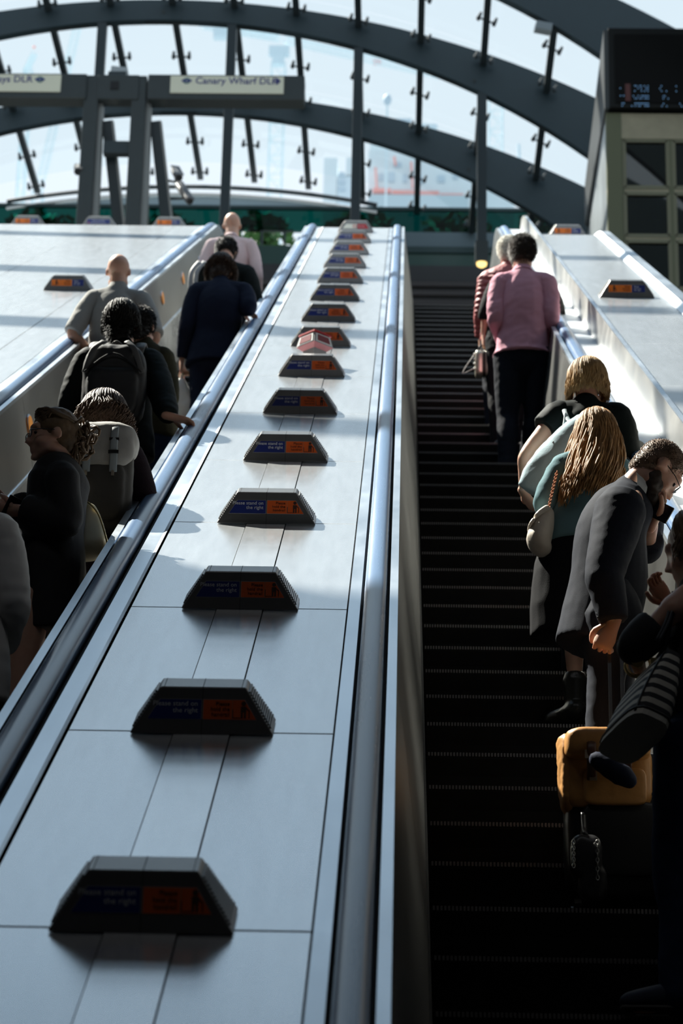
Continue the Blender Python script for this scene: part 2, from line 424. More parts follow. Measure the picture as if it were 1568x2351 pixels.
# ------------------------------------------------------------------ trapezoid signs
SD = Vector((0, math.cos(A30), math.sin(A30)))     # up-slope direction within a sign's own axes
def sign_proto(kind):
    k = .140; wb, wt = .2065, .123
    e = bpy.data.objects.new('escalator_sign', None); COL.objects.link(e)
    base, top = .17, .10
    FB = [Vector((-wb, 0, 0)), Vector((wb, 0, 0)), Vector((wt, 0, k)), Vector((-wt, 0, k))]
    BB = [FB[0] + SD * base, FB[1] + SD * base, FB[2] + SD * top, FB[3] + SD * top]
    # rounded lower back corner
    mb = MB(); mb.hexa([FB[0], FB[1], FB[2], FB[3], BB[0], BB[1], BB[2], BB[3]])
    o = mb.obj('casing', M_sign, e); bevel(o, .0035, 2)
    # ribbed end caps
    for s in (-1, 1):
        rb = MB(); a0 = Vector((s * wb, 0, 0)); a1 = Vector((s * wt, 0, k)); nrm = Vector((s * k, 0, wb - wt)).normalized()
        for i in range(13):
            f = .14 + .74 * i / 12; q = a0.lerp(a1, f); dep = base + (top - base) * f
            rb.bar(q + SD * .006 + nrm * .002, q + SD * (dep - .012) + nrm * .002, .0055, .006, nrm)
        rb.obj('ribbed_end', M_sign, e)
    # seams on the casing
    MB().box((0, -.0004, k / 2), (.0012, .001, k)).obj('seam', M_dark, e)
    for xx, ww in ((0, .0016), (-.112, .0014), (.112, .0014)): MB().bar(Vector((xx, 0, k + .0003)), Vector((xx, 0, k + .0003)) + SD * top, ww, .001, N).obj('seam', M_dark, e)
    z0, z1 = .0445, .1025
    ed = lambda z: wb - (wb - wt) * z / k - .024
    def plate(x0b, x1b, x0t, x1t, m, name, y=-.0012):
        bd = MB(); g = .0016
        bd.prism([(x0b - g, -.0006, z0 - g), (x1b + g, -.0006, z0 - g), (x1t + g, -.0006, z1 + g), (x0t - g, -.0006, z1 + g)], (0, .0004, 0))
        pl = MB(); pl.prism([(x0b, y, z0), (x1b, y, z0), (x1t, y, z1), (x0t, y, z1)], (0, .0008, 0))
        p = pl.obj(name, m, e); b = bd.obj('border', mat('sign_border', (.30, .30, .30), .5), p)
        return p
    def figure(cx, m, par, flip=1):
        g = MB(); y = -.002
        g.prism([(cx + .007 * math.cos(a), y, z1 - .0105 + .007 * math.sin(a)) for a in [2 * PI * i / 12 for i in range(12)]], (0, .0006, 0))
        g.prism([(cx - .008, y, .066), (cx + .008, y, .066), (cx + .008, y, .083), (cx - .008, y, .083)], (0, .0006, 0))
        for dx in (-.0045, .0045): g.prism([(cx + dx - .003, y, .0485), (cx + dx + .003, y, .0485), (cx + dx + .003, y, .066), (cx + dx - .003, y, .066)], (0, .0006, 0))
        g.prism([(cx + flip * .008, y, .080), (cx + flip * .017, y, .072), (cx + flip * .017, y, .0675), (cx + flip * .008, y, .075)], (0, .0006, 0))
        g.prism([(cx + flip * .015, y, .0485), (cx + flip * .018, y, .0485), (cx + flip * .018, y, .072), (cx + flip * .015, y, .072)], (0, .0006, 0))
        g.prism([(cx - flip * .032, y, .0485), (cx - flip * .032, y, .074), (cx - flip * .0295, y, .074), (cx - flip * .0295, y, .0505), (cx - flip * .008, y, .0505), (cx - flip * .008, y, .0485)], (0, .0006, 0))
        g.obj('pictogram', m, par)
    if kind == 'A':
        p = plate(-ed(z0), -.003, -ed(z1), -.003, M_blue, 'blue_panel'); p['label'] = 'dark blue panel with pale lettering'
        text('Please stand on\nthe right', .0208, (-.0125, -.002, .0835), M_white, p, ls=.95)
        p = plate(.003, ed(z0), .003, ed(z1), M_orange, 'orange_panel'); p['label'] = 'orange panel with dark lettering and pictogram'
        text('Please\nhold the\nhandrail', .0165, (.0795, -.002, .0855), M_black, p, ls=.95)
        MB().box((.0865, -.0016, (z0 + z1) / 2), (.0012, .0008, z1 - z0)).obj('divider', mat('sign_divider', (.35, .2, .12), .5), p)
        figure(.119, M_black, p)
    elif kind == 'B':      # the mirrored kind used on the outer decks
        p = plate(-ed(z0) + .02, .035, -ed(z0) + .02, .035, M_orange2, 'orange_panel'); p['label'] = 'orange panel with dark lettering and pictogram'
        text('Please\nhold the\nhandrail', .0165, (.024, -.002, .0855), M_black, p, ls=.95)
        MB().box((-.058, -.0016, (z0 + z1) / 2), (.0012, .0008, z1 - z0)).obj('divider', mat('sign_divider', (.35, .2, .12), .5), p)
        figure(-.095, M_black, p)
        p = plate(.039, ed(z0) - .022, .039, ed(z0) - .022, M_blue, 'blue_panel'); p['label'] = 'dark blue panel with pale lettering'
        text('Please\nstand on\nthe right', .0155, (.051, -.002, .0855), M_white, p, 'LEFT', ls=.95)
    elif kind == 'C':      # all blue
        p = plate(-ed(z0) + .02, ed(z0) - .02, -ed(z0) + .02, ed(z0) - .02, M_blue, 'blue_panel')
        text('Stand on the right', .021, (0, -.002, .079), M_white, p, 'CENTER')
        MB().box((-.02, -.002, .0575), (.22, .0008, .004)).obj('rule', M_white, p)
        MB().box((-.115, -.0025, .0555), (.018, .0008, .012)).obj('red_mark', M_red, p)
    elif kind == 'D':      # cream and red
        p = plate(-ed(z0) + .012, .012, -ed(z1) + .012, .012, M_cream, 'cream_panel')
        rg = MB(); c = Vector((-.012, -.0022, .0735)); n = 20
        rg.add([c + Vector((math.cos(2 * PI * i / n) * r, 0, math.sin(2 * PI * i / n) * r)) for i in range(n) for r in (.017, .023)],
               [(2 * i, 2 * i + 1, (2 * i + 3) % (2 * n), (2 * i + 2) % (2 * n)) for i in range(n)])
        rg.bar(c + Vector((-.013, 0, .013)), c + Vector((.013, 0, -.013)), .001, .005, (1, 0, 1)); rg.obj('prohibition_ring', M_red, p)
        p = plate(.02, ed(z0) - .006, .02, ed(z1) - .006, M_red, 'red_panel')
        text('No entry', .020, (.028, -.002, .067), M_white, p, 'LEFT')
    return e
PROTO = {}
def place_sign(kind, loc, label, group):
    if kind not in PROTO: PROTO[kind] = e = sign_proto(kind)
    else: e = copy_tree(PROTO[kind])
    e.location = loc; tag(e, label, 'sign', group); return e
ords = ['nearest', 'second', 'third', 'fourth', 'fifth', 'sixth', 'seventh', 'eighth', 'ninth', 'tenth', 'eleventh', 'twelfth', 'thirteenth', 'fourteenth']
for i in range(14):
    lab = ('blue and orange sign, %s up the centre deck' % ('nearest of the row' if i == 0 else ords[i] + ' one counted from the nearest'))
    if i == 7: lab = 'centre deck sign half hidden behind the red stop box'
    place_sign('A', inc(-.565, T_SIGN0 + D_SIGN * i, 1.8955), lab, 'signs up the centre deck')
place_sign('D', inc(-.565, T_SIGN0 + D_SIGN * 14, 1.8955), 'topmost sign on the centre deck with cream and red panels', 'signs up the centre deck')
place_sign('B', inc(-2.825, 20.2, 1.8995), 'mirrored orange and blue sign on the left deck behind the bald man in grey', 'signs on the left deck')
place_sign('B', inc(-3.655, 20.2, 1.8995), 'left deck sign cut off by the picture edge, beyond the mirrored orange and blue one', 'signs on the left deck')
for k, (x, kd, lab) in enumerate([(-2.83, 'B', 'orange and blue sign at the top of the left deck, beside the handrail'),
                                  (-3.67, 'C', 'all blue sign at the top of the left deck under the gantry'),
                                  (-4.53, 'B', 'orange and blue sign, leftmost at the top of the left deck')]):
    p = inc(x, T0 + .62, 1.8995); e = place_sign(kd, p, lab, 'signs on the left deck')
place_sign('B', inc(1.655, 18.0, 1.6995, T0R), 'orange and blue sign halfway up the raised right deck', 'signs on the right deck')
place_sign('B', inc(1.69, T0R + .62, 1.6995, T0R), 'orange and blue sign at the top edge of the raised right deck', 'signs on the right deck')

# ------------------------------------------------------------------ emergency stop box
st = inc(-.565, 15.25, 1.8955)
e = thing('emergency_stop_box', 'red and white emergency stop box on a grey post among the centre deck signs', 'stop box', st)
M_grey = mat('post_grey', (.33, .33, .33), .5)
ROT45 = Matrix.Rotation(PI / 4, 3, 'Z')
mb = MB()
def sq(r, z): return [Vector((r * math.cos(a), r * math.sin(a), z)) for a in (-PI / 2, 0, PI / 2, PI)]
mb.hexa(sq(.075, -.02) + sq(.075, .10)); o = mb.obj('post', M_grey, e)
lv = [(.080, .10, 0), (.118, .125, 0), (.098, .195, 1), (.107, .200, 0), (.105, .212, 0), (.01, .238, 0)]
for nm, (a, b), m in (('lower_collar', (0, 1), mat('stop_pink', (.62, .22, .24), .45)), ('housing', (1, 2), M_grey), ('upper_band', (3, 4), M_red), ('lid', (4, 5), mat('stop_lid', (.78, .62, .66), .35))):
    q = MB().hexa(sq(lv[a][0], lv[a][1]) + sq(lv[b][0], lv[b][1])); q.obj(nm, m, e)
for a in (-PI * 3 / 4, -PI / 4):
    nx = Vector((math.cos(a), math.sin(a), 0)); tx = Vector((-math.sin(a), math.cos(a), 0))
    def q4(f0, f1, g0, g1, off):
        r = lambda g: (lv[1][0] + (lv[2][0] - lv[1][0]) * g) / math.sqrt(2)
        z = lambda g: lv[1][1] + (lv[2][1] - lv[1][1]) * g
        return [nx * (r(g) + off) + tx * (r(g) * f) + Vector((0, 0, z(g))) for f, g in ((f0, g0), (f1, g0), (f1, g1), (f0, g1))]
    fr = MB().prism(q4(-.86, .86, .08, .95, .001), nx * .003).obj('white_frame', mat('stop_white', (.8, .8, .78), .4), e)
    rp = MB().prism(q4(-.66, .66, .2, .84, .003), nx * .003).obj('red_plate', mat('stop_dark_red', (.22, .02, .03), .35), fr)
    tm = text_mesh('STOP', .034, 'CENTER', .0006)
    if not tm.materials: tm.materials.append(mat('stop_print', (.5, .35, .33), .5))
    o = link('lettering', tm, fr, nx * (lv[1][0] * .68) + Vector((0, 0, .164)))
    o.rotation_euler = Euler((PI / 2 - .25, 0, a + PI / 2))

# ------------------------------------------------------------------ glass canopy: arches, bars, fittings, panes
XA = -3.93
def arc_z(x, zc, r): return zc + math.sqrt(max(0, r * r - (x - XA) ** 2))
LOW = (11.0, 10.94); UPP = (7.55, 14.76)
def arch(Y, name='roof_arch', wide=.16):
    xs = [XA - 10.6 + 21.2 * i / 72 for i in range(73)]
    mb = MB(); vs = []
    for x in xs:
        zl, zu = arc_z(x, *LOW), arc_z(x, *UPP)
        for z in (zl, zu):
            for y in (Y - wide / 2, Y + wide / 2): vs.append((x, y, z))
    fs = []
    for i in range(72):
        a = 4 * i; b = a + 4
        fs += [(a, b, b + 2, a + 2), (a + 1, a + 3, b + 3, b + 1), (a, a + 1, b + 1, b), (a + 2, b + 2, b + 3, a + 3)]
    fs += [(0, 2, 3, 1), (288, 289, 291, 290)]
    mb.add(vs, fs); return mb.obj(name, M_arch)
for Y, lab in ((31, 'steel roof arch crossing the top right corner, nearest of the three'),
               (34, 'dark steel roof arch spanning the whole top of the picture, above the gantry'),
               (37, 'bluish steel roof arch behind the gantry beam, farthest of the three')):
    o = arch(Y); tag(o, lab, 'roof arch', 'curved steel roof arches')
    for x in [XA - 6 + 1.5 * i for i in range(9)]:      # slim recessed strips along the soffit
        a, b = Vector((x - .3, Y, arc_z(x - .3, *LOW) - .012)), Vector((x + .3, Y, arc_z(x + .3, *LOW) - .012))
        MB().bar(a, b, .05, .02).obj('soffit_strip', M_gantry, o)
    for x in (XA, XA + 5): MB().tube([(x, Y - .09, arc_z(x, *LOW) + .14), (x, Y - .08, arc_z(x, *LOW) + .14)], .03, 12).obj('boss', M_gantry, o)
for i, Y in enumerate((28, 25, 22, 19, 16, 13.4)): struct(arch(Y, 'trim_%d' % (i + 1)))  # unseen arches added for the shadows they cast on the decks
# longitudinal bars on 1 m centres
PX = [XA + .14 + 1.0 * k for k in range(-9, 10)]
def glz(x): return arc_z(x, 9.2, 13.2) + .17          # surface of the glass
def barz(x): return arc_z(x, 9.2, 13.0) + .05
def fitting(mb, x, y, s, z):
    nx = Vector((x - XA, 0, z - 9.2)).normalized(); tx = Vector((nx.z, 0, -nx.x))
    c = Vector((x, y, z))
    mb.bar(c, c + tx * (s * .13), .022, .022)
    q = c + tx * (s * .13)
    mb.tube([q - nx * .05, q - nx * .02, q, q + nx * .10], [.012, .034, .036, .02], 8)
    mb.box(q + Vector((0, .035, 0)), (.04, .04, .05))
spots = ['', '']
def bar_set(y0, y1, where, rng):
    n = 0
    for x in rng:
        z = barz(x); n += 1
        e = thing('glazing_bar', 'dark glazing bar, %s from the left %s' % ((ords + ['fifteenth'])[n - 1].replace('nearest', 'first'), where), 'glazing bar', (x, y0, z), 'glazing bars under the canopy glass')
        MB().box((0, (y1 - y0) / 2, 0), (.105, y1 - y0, .085)).obj('bar', M_mull, e)
        for yy in (.14, .45, 1.62, y1 - y0 - .22):
            for s in (-1, 1):
                f = MB(); fitting(f, x, y0 + yy, s, z); o = f.obj('clamp_fitting', M_mull, e); o.data.transform(Matrix.Translation((-x, -y0, -z)))
bar_set(31, 34, 'between the two nearest roof arches', [x for x in PX if -6.2 < x < 4.4])
bar_set(34, 37, 'between the two farthest roof arches', [x for x in PX if -7.3 < x < 3.3])
bar_set(37, 40, 'past the farthest roof arch', [x for x in PX if -7.6 < x < 3.0])
wn = 0
for a, b in zip((13.4, 16, 19, 22, 25, 28, 31, 34, 37), (16, 19, 22, 25, 28, 31, 34, 37, 40)):
    xs = [XA - 10.8 + 21.6 * i / 48 for i in range(49)]
    mb = MB(); mb.add([(x, y, glz(x)) for x in xs for y in (a + .01, b - .01)], [(2 * i, 2 * i + 2, 2 * i + 3, 2 * i + 1) for i in range(48)])
    wn += 1; struct(mb.obj('window_%d' % wn, M_glass, None, True))
# thin sealant joints and rods that follow the arches
tn = 6
for Y in (31.38, 34.38, 37.38):
    xs = [XA - 9.5 + 19 * i / 60 for i in range(61)]
    tn += 1; struct(MB().tube([(x, Y, glz(x) - .02) for x in xs], .009, 5).obj('trim_%d' % tn, M_mull))

# ------------------------------------------------------------------ end wall of the canopy at y = 40
Y4 = 40.0
def rimz(x): return arc_z(x, 4.48, 17.46)
def band(name, x0, x1, z0, z1, m, y=Y4, th=.08):
    return struct(MB().box(((x0 + x1) / 2, y, (z0 + z1) / 2), (x1 - x0, th, z1 - z0)).obj(name, m))
M_fascia = mat('fascia_grey', (.34, .43, .48), .5, .2)
M_band = mat('dark_teal_metal', (.010, .030, .032), .35, .2)
M_bandl = mat('louvre_black', (.010, .009, .010), .5)
M_greyp = mat('grey_blue_panel', (.085, .12, .14), .45, .2)
xs = [XA - 9.3 + 18.6 * i / 120 for i in range(121)]
mb = MB()
for yy in (0, .1): pass
poly = [Vector((x, Y4, max(rimz(x), 21.67))) for x in xs if rimz(x) > 21.68]
x_l, x_r = poly[0].x, poly[-1].x
mb.prism([Vector((x_l, Y4, 21.66))] + poly[:] + [Vector((x_r, Y4, 21.66))], (0, .1, 0))
tn += 1; struct(mb.obj('trim_%d' % tn, M_fascia))
xr = [x for x in xs if rimz(x) > 21.60]
mb = MB().tube([(x, Y4 - .05, rimz(x) + .10) for x in xr], [(.05, .04)] * len(xr), 6)
tn += 1; struct(mb.obj('trim_%d' % tn, M_mull))
mb = MB().tube([(x, Y4 - .05, rimz(x) - .05) for x in xr], [(.02, .03)] * len(xr), 6)
tn += 1; struct(mb.obj('trim_%d' % tn, mat('white_edge', (.8, .82, .84), .4)))
M_tint = glass('tinted_band_glass', '2c807a', .012)
def nm():
    global tn
    tn += 1; return 'trim_%d' % tn
wn += 1; band('window_%d' % wn, -14, 7, 21.17, 21.66, M_tint)
band(nm(), -14, 7, 21.60, 21.66, M_band, Y4 - .03)
# right half behind the right escalator
band(nm(), -.9, 7, 20.86, 21.17, M_greyp)
band(nm(), -.9, 7, 20.74, 20.86, M_band, Y4 - .04)
band(nm(), -.9, 7, 20.50, 20.74, mat('green_reflecting', (.012, .045, .038), .3))  # green reflections put into the band's base colour
band(nm(), -14, 7, 20.2, 20.50, mat('shutter_dark', (.016, .016, .018), .4))
# left half: an open strip of daylight, then dark glazing
band(nm(), -14, -.9, 20.50, 20.87, mat('green_reflecting', (.012, .045, .038), .3))
band(nm(), -14, 7, LAND, 20.2, M_bandl)
for k, z in enumerate((20.16, 19.98, 19.80)):
    band(nm(), -14, 7, z - .09, z, mat('louvre_brown', (.035, .028, .028), .5), Y4 - .05)
for x in (-2.62, -2.2, -1.55, -1.2): band(nm(), x - .02, x + .02, 20.87, 21.17, M_mull)

# facade posts under the middle arch
for k, (x, lab) in enumerate([(-4.91, 'slim dark steel post behind the sign gantry'), (-2.82, 'slim dark steel post right of the CCTV cameras, under the station sign'),
                              (-.78, 'slim dark steel post above the topmost centre deck sign')]):
    o = MB().box((0, 0, (arc_z(x, *LOW) - LAND) / 2), (.15, .15, arc_z(x, *LOW) - LAND + .04)).obj('support_post', M_mull)
    o.location = (x, 34, LAND - .02); tag(o, lab, 'post', 'slim posts under the middle arch'); bevel(o, .01)
e = thing('support_post', 'slim dark post ending in a small lit downlight above the right escalator', 'post', (1.19, 34, 17.69), 'slim posts under the middle arch')
z1 = arc_z(1.19, *LOW) - 17.69
MB().box((0, 0, (z1 + .35) / 2), (.15, .15, z1 - .33)).obj('shaft', M_mull, e)
MB().box((0, 0, .21), (.2, .2, .34)).obj('lamp_housing', M_gantry, e)
MB().tube([(0, 0, .05), (0, 0, 0.0), (0, 0, -.03)], [.085, .075, .03], 16).obj('lamp', mat('lamp_glow', (1, .72, .25), .4, emit=1.6), e)

# ------------------------------------------------------------------ sign gantry
g = thing('sign_gantry', 'grey steel gantry with two columns, raking struts and a crossbeam of station signs', 'sign gantry', (-4.2, 31, LAND - .02))
inv = Matrix.Translation(-g.location)
def gp(mb, name, m, par=None, bev=0.):
    o = mb.obj(name, m, par or g)
    o.data.transform(inv)
    if bev: bevel(o, bev)
    return o
for x0, x1 in ((-4.665, -4.33), (-3.98, -3.63)):
    gp(MB().box(((x0 + x1) / 2 - .07, 31, (LAND + 19.2) / 2), (.21, .2, 19.2 - LAND)), 'column', M_gantry, None, .012)
    gp(MB().hexa([(x1 - .15, 31.0, LAND), (x1, 31.0, LAND), (x1, 31.25, LAND), (x1 - .15, 31.25, LAND), (x1 - .17, 31.0, 19.0), (x1 - .08, 31.0, 19.0), (x1 - .08, 31.2, 19.0), (x1 - .17, 31.2, 19.0)]), 'column_flank', mat('gantry_light', (.20, .205, .20), .4, .5))
    gp(MB().bar((x1 - .02, 31.2, 18.6), (x1 + .42, 31.9, 15.4), .16, .14, (0, 1, 0)), 'raking_strut', M_mull)
    gp(MB().bar((x1 + .06, 31.2, 18.6), (x1 + .50, 31.9, 15.4), .03, .15, (0, 1, 0)), 'strut_edge', mat('gantry_light', (.20, .205, .20), .4, .5))
gp(MB().box((-4.15, 31.05, 18.08), (.42, .14, .20)), 'cross_tie', M_mull, None, .01)
gp(MB().box((-5.6, 31, 19.0), (1.92, .28, .40)), 'beam', M_gantry, None, .012)
gp(MB().box((-4.18, 31, 19.0), (.60, .24, .40)), 'beam', M_gantry, None, .012)
gp(MB().box((-2.615, 31, 19.0), (2.27, .28, .40)), 'beam', M_gantry, None, .012)
gp(MB().box((-4.23, 30.872, 19.02), (.12, .01, .13)), 'speaker_grille', M_dark)
M_board = mat('sign_board_cream', (.60, .59, .47), .5)
M_ink = mat('sign_ink_blue', (.025, .03, .16), .5)
def roundel(par, c, r):
    mb = MB(); n = 24; c = Vector(c)
    mb.add([c + Vector((math.cos(2 * PI * i / n) * q, 0, math.sin(2 * PI * i / n) * q)) for i in range(n) for q in (r * .58, r)],
           [(2 * i, 2 * i + 1, (2 * i + 3) % (2 * n), (2 * i + 2) % (2 * n)) for i in range(n)])
    o = mb.obj('roundel_ring', mat('roundel_teal', (.03, .11, .13), .5), par); o.data.transform(inv)
    mb = MB().prism([c + Vector((x, -.004, z)) for x, z in ((-r * 1.45, 0), (-r * 1.2, -r * .3), (r * 1.2, -r * .3), (r * 1.45, 0), (r * 1.2, r * .3), (-r * 1.2, r * .3))], (0, .004, 0))
    o = mb.obj('roundel_bar', M_ink, par); o.data.transform(inv)
b = gp(MB().box((-2.60, 30.852, 19.03), (1.64, .02, .275)), 'station_sign_board', M_board)
roundel(b, (-3.185, 30.838, 19.085), .052)
o = text('Canary Wharf DLR', .152, Vector((-3.06, 30.838, 19.04)) - g.location, M_ink, b, 'LEFT', .0015)
ar = MB(); y = 30.838
ar.bar((-1.95, y, 19.09), (-1.84, y, 19.09), .004, .022); ar.bar((-1.895, y, 19.14), (-1.835, y, 19.09), .004, .024); ar.bar((-1.895, y, 19.04), (-1.835, y, 19.09), .004, .024)
gp(ar, 'arrow', M_ink, b)
b = gp(MB().box((-5.82, 30.852, 19.03), (1.62, .02, .275)), 'station_sign_board', M_board)
roundel(b, (-5.315, 30.838, 19.085), .052)
text('Heron Quays DLR', .152, Vector((-5.42, 30.838, 19.04)) - g.location, M_ink, b, 'RIGHT', .0015)
# floodlight box with cable on the beam
e = thing('junction_box', 'small grey box with a cable standing on top of the gantry beam', 'junction box', (-4.21, 31, 19.2))
MB().box((0, 0, .035), (.26, .2, .06)).obj('base', M_mull, e)
bevel(MB().box((.02, 0, .105), (.24, .16, .11), Matrix.Rotation(.12, 3, 'Y')).obj('housing', mat('box_grey', (.30, .33, .35), .5), e), .008)
MB().tube([(-.13, 0, .04), (-.22, 0, .05), (-.27, 0, .04), (-.29, 0, -.04), (-.29, .02, -.2)], .012, 6).obj('cable', M_mull, e)
# CCTV cameras on the right strut
def cctv(name, label, base, c, tip, br):
    e = thing(name, label, 'camera', base, 'security cameras on the gantry')
    b = Vector(base)
    body = MB().tube([Vector(c) - b, Vector(c).lerp(Vector(tip), .08) - b, Vector(c).lerp(Vector(tip), .92) - b, Vector(tip) - b], [.05, .062, .062, .055], 14)
    o = body.obj('body', mat('cctv_grey', (.10, .10, .105), .45), e, True)
    d = (Vector(tip) - Vector(c)).normalized()
    MB().tube([Vector(tip) - b - d * .01, Vector(tip) - b + d * .012], .045, 14).obj('lens', M_dark, e)
    MB().bar(Vector(c) - b + Vector((0, 0, .065)), Vector(tip) - b + Vector((0, 0, .065)) + d * .05, .13, .012).obj('sun_shield', mat('cctv_grey', (.10, .10, .105), .45), e)
    MB().tube([p - b for p in map(Vector, br)], .022, 8).obj('bracket', M_mull, e)
    return e
Yc = 31.45
c0, c1 = at(401, 390, Yc + .1), at(411, 408, Yc - .28)
cctv('security_camera', 'upper security camera on the gantry strut, pointing towards the viewer', at(366, 416, Yc), c0, c1, [at(366, 416, Yc), at(384, 414, Yc), at(402, 418, Yc), at(403, 402, Yc)])
c0, c1 = at(410, 424, Yc + .12), at(436, 462, Yc - .2)
cctv('security_camera', 'lower security camera on the gantry strut, tilted down to the right', at(372, 456, Yc), c0, c1, [at(372, 456, Yc), at(398, 456, Yc), at(420, 456, Yc), at(416, 436, Yc)])
e = cctv('security_camera', 'small camera on the left side of the left gantry column', at(183, 390, 31), at(181, 386, 31.1), at(179, 394, 30.9), [at(190, 388, 31), at(182, 388, 31)])
# floodlight hanging from the nearest arch
p = at(1246, 70, 31)
e = thing('floodlight', 'pale floodlight clamped under the nearest roof arch', 'floodlight', p, None)
bevel(MB().box((0, -.1, -.02), (.24, .26, .12), Euler((.25, .15, .1)).to_matrix()).obj('housing', mat('flood_grey', (.22, .26, .29), .4), e), .01)
MB().bar((.05, 0, 0), (.08, .02, .14), .03, .03).obj('bracket', M_mull, e)

# ------------------------------------------------------------------ glazed booth and departure board at right
bo = thing('glazed_lift_lobby', 'steel framed glass lobby with square panes at right of the landing', 'glazed lobby', (3.4, 29, LAND - .02))
inv = Matrix.Translation(-bo.location)
def bp(mb, name, m, par=None):
    o = mb.obj(name, m, par or bo); o.data.transform(inv); return o
M_frame = mat('lobby_frame_olive', (.105, .11, .06), .5, .1)
M_pale = mat('lobby_beige', (.30, .265, .18), .5, .1, var=.15, vscale=3)
X0, X1, Z1 = 2.68, 6.4, 17.57
bp(MB().box(((X0 + X1) / 2 + .1, 29.0, 17.38), (X1 - X0 - .2, .12, .38)), 'fascia', M_pale)
bp(MB().box((X0 + .1, 29.0, (LAND + Z1) / 2), (.2, .14, Z1 - LAND)), 'corner_post', M_frame)
M_darkpane = glass('lobby_pane_glass', '5a6350', .10)
zz = [(16.47, 17.17), (15.76, 16.38), (15.0, 15.68), (14.2, 14.9)]
for x0 in (2.91, 3.57, 4.23, 4.89, 5.55):
    bp(MB().box((x0 - .035, 29.0, (LAND + 17.2) / 2), (.07, .1, 17.2 - LAND)), 'mullion', M_frame)
    for z0, z1_ in zz:
        fr = MB(); xa, xb = x0 + .005, x0 + .585
        for (a, b_) in (((xa, z0), (xb, z0)), ((xb, z0), (xb, z1_)), ((xb, z1_), (xa, z1_)), ((xa, z1_), (xa, z0))):
            fr.bar((a[0], 28.97, a[1]), (b_[0], 28.97, b_[1]), .05, .045, (0, 1, 0))
        o = bp(fr, 'pane_frame', mat('lobby_frame_light', (.16, .155, .10), .5, .2))
        bp(MB().box(((xa + xb) / 2, 28.99, (z0 + z1_) / 2), (xb - xa, .012, z1_ - z0)), 'pane', M_darkpane, o)
for z in (16.425, 15.72, 14.95): bp(MB().box(((X0 + X1) / 2, 29.0, z), (X1 - X0, .09, .06)), 'transom', M_pale)
bp(MB().hexa([(X0, 29.05, LAND), (X0 + .05, 29.05, LAND), (X0 + .05, 32.3, LAND), (X0, 32.3, LAND), (X0, 29.05, Z1), (X0 + .05, 29.05, Z1), (X0 + .05, 32.3, 17.3), (X0, 32.3, 17.3)]), 'side_wall', mat('lobby_side_grey', (.33, .36, .38), .3, .3, var=.3, vscale=1.2, stretch=(1, 1, .3)))
bp(MB().box(((X0 + X1) / 2, 30.7, Z1 - .03), (X1 - X0, 3.3, .05)), 'roof', M_mull)
bp(MB().box(((X0 + X1) / 2, 32.25, (LAND + Z1) / 2), (X1 - X0, .06, Z1 - LAND)), 'rear_wall', mat('lobby_rear', (.02, .025, .025), .5))
# plants behind the panes
db = thing('departure_board', 'tall black departure board box above the glazed lobby', 'display board', (3.4, 28.8, 17.6))
inv = Matrix.Translation(-db.location)
bevel(bp(MB().box((4.5, 29.6, 18.22), (3.56, 1.5, 1.22)), 'housing', mat('board_black', (.006, .007, .007), .6, spec=.2), db), .01)
bp(MB().hexa([(2.66, 28.86, 17.6), (2.72, 28.86, 17.6), (2.72, 32.4, 17.6), (2.66, 32.4, 17.6), (2.66, 28.86, 18.8), (2.72, 28.86, 18.8), (2.72, 32.4, 18.2), (2.66, 32.4, 18.2)]), 'side_cheek', mat('board_side', (.03, .034, .036), .4), db)
bp(MB().box((4.5, 28.842, 18.2), (3.4, .01, 1.05)), 'screen', mat('board_screen', (.004, .004, .004), .6, spec=.1), db)
leds = MB(); random.seed(3)
for row in range(9):
    z = 17.93 - row * .038
    for x0, x1 in ((2.87, 2.92), (3.02, 3.24), (3.40, 3.54), (3.62, 3.70)):
        if row in (3, 6) : continue
        x = x0
        while x < x1:
            if random.random() < (.6 if x0 > 3 and x0 < 3.2 else .22): leds.box((x, 28.834, z), (.010, .004, .010))
            x += .022
bp(leds, 'led_dots', mat('led_blue', (.25, .5, .85), .4, emit=.45), db)
bp(MB().box((2.97, 28.834, 17.83), (.07, .004, .26)), 'red_strip', mat('board_red', (.07, .012, .010), .4), db)

# ------------------------------------------------------------------ unseen fill lights added under the hall ceiling to lift the shade
for k, (x, y) in enumerate([(-5.0, 2.0), (-.5, 2.0), (4.0, 2.0)]):
    tn += 1; o = struct(MB().box((x, y, 13.90), (1.3, 1.3, .08)).obj('trim_%d' % tn, M_mull))
    MB().box((x, y, 13.85), (1.15, 1.15, .02)).obj('fill_panel', mat('fill_diffuser', (.9, .92, .95), .5, emit=.25), o)
    l = bpy.data.lights.new('hall_fill_light', 'AREA'); l.size = 1.1; l.energy = 20; l.color = (.95, .97, 1.)
    o = bpy.data.objects.new('hall_fill_light', l); COL.objects.link(o); o.location = (x, y, 13.8)
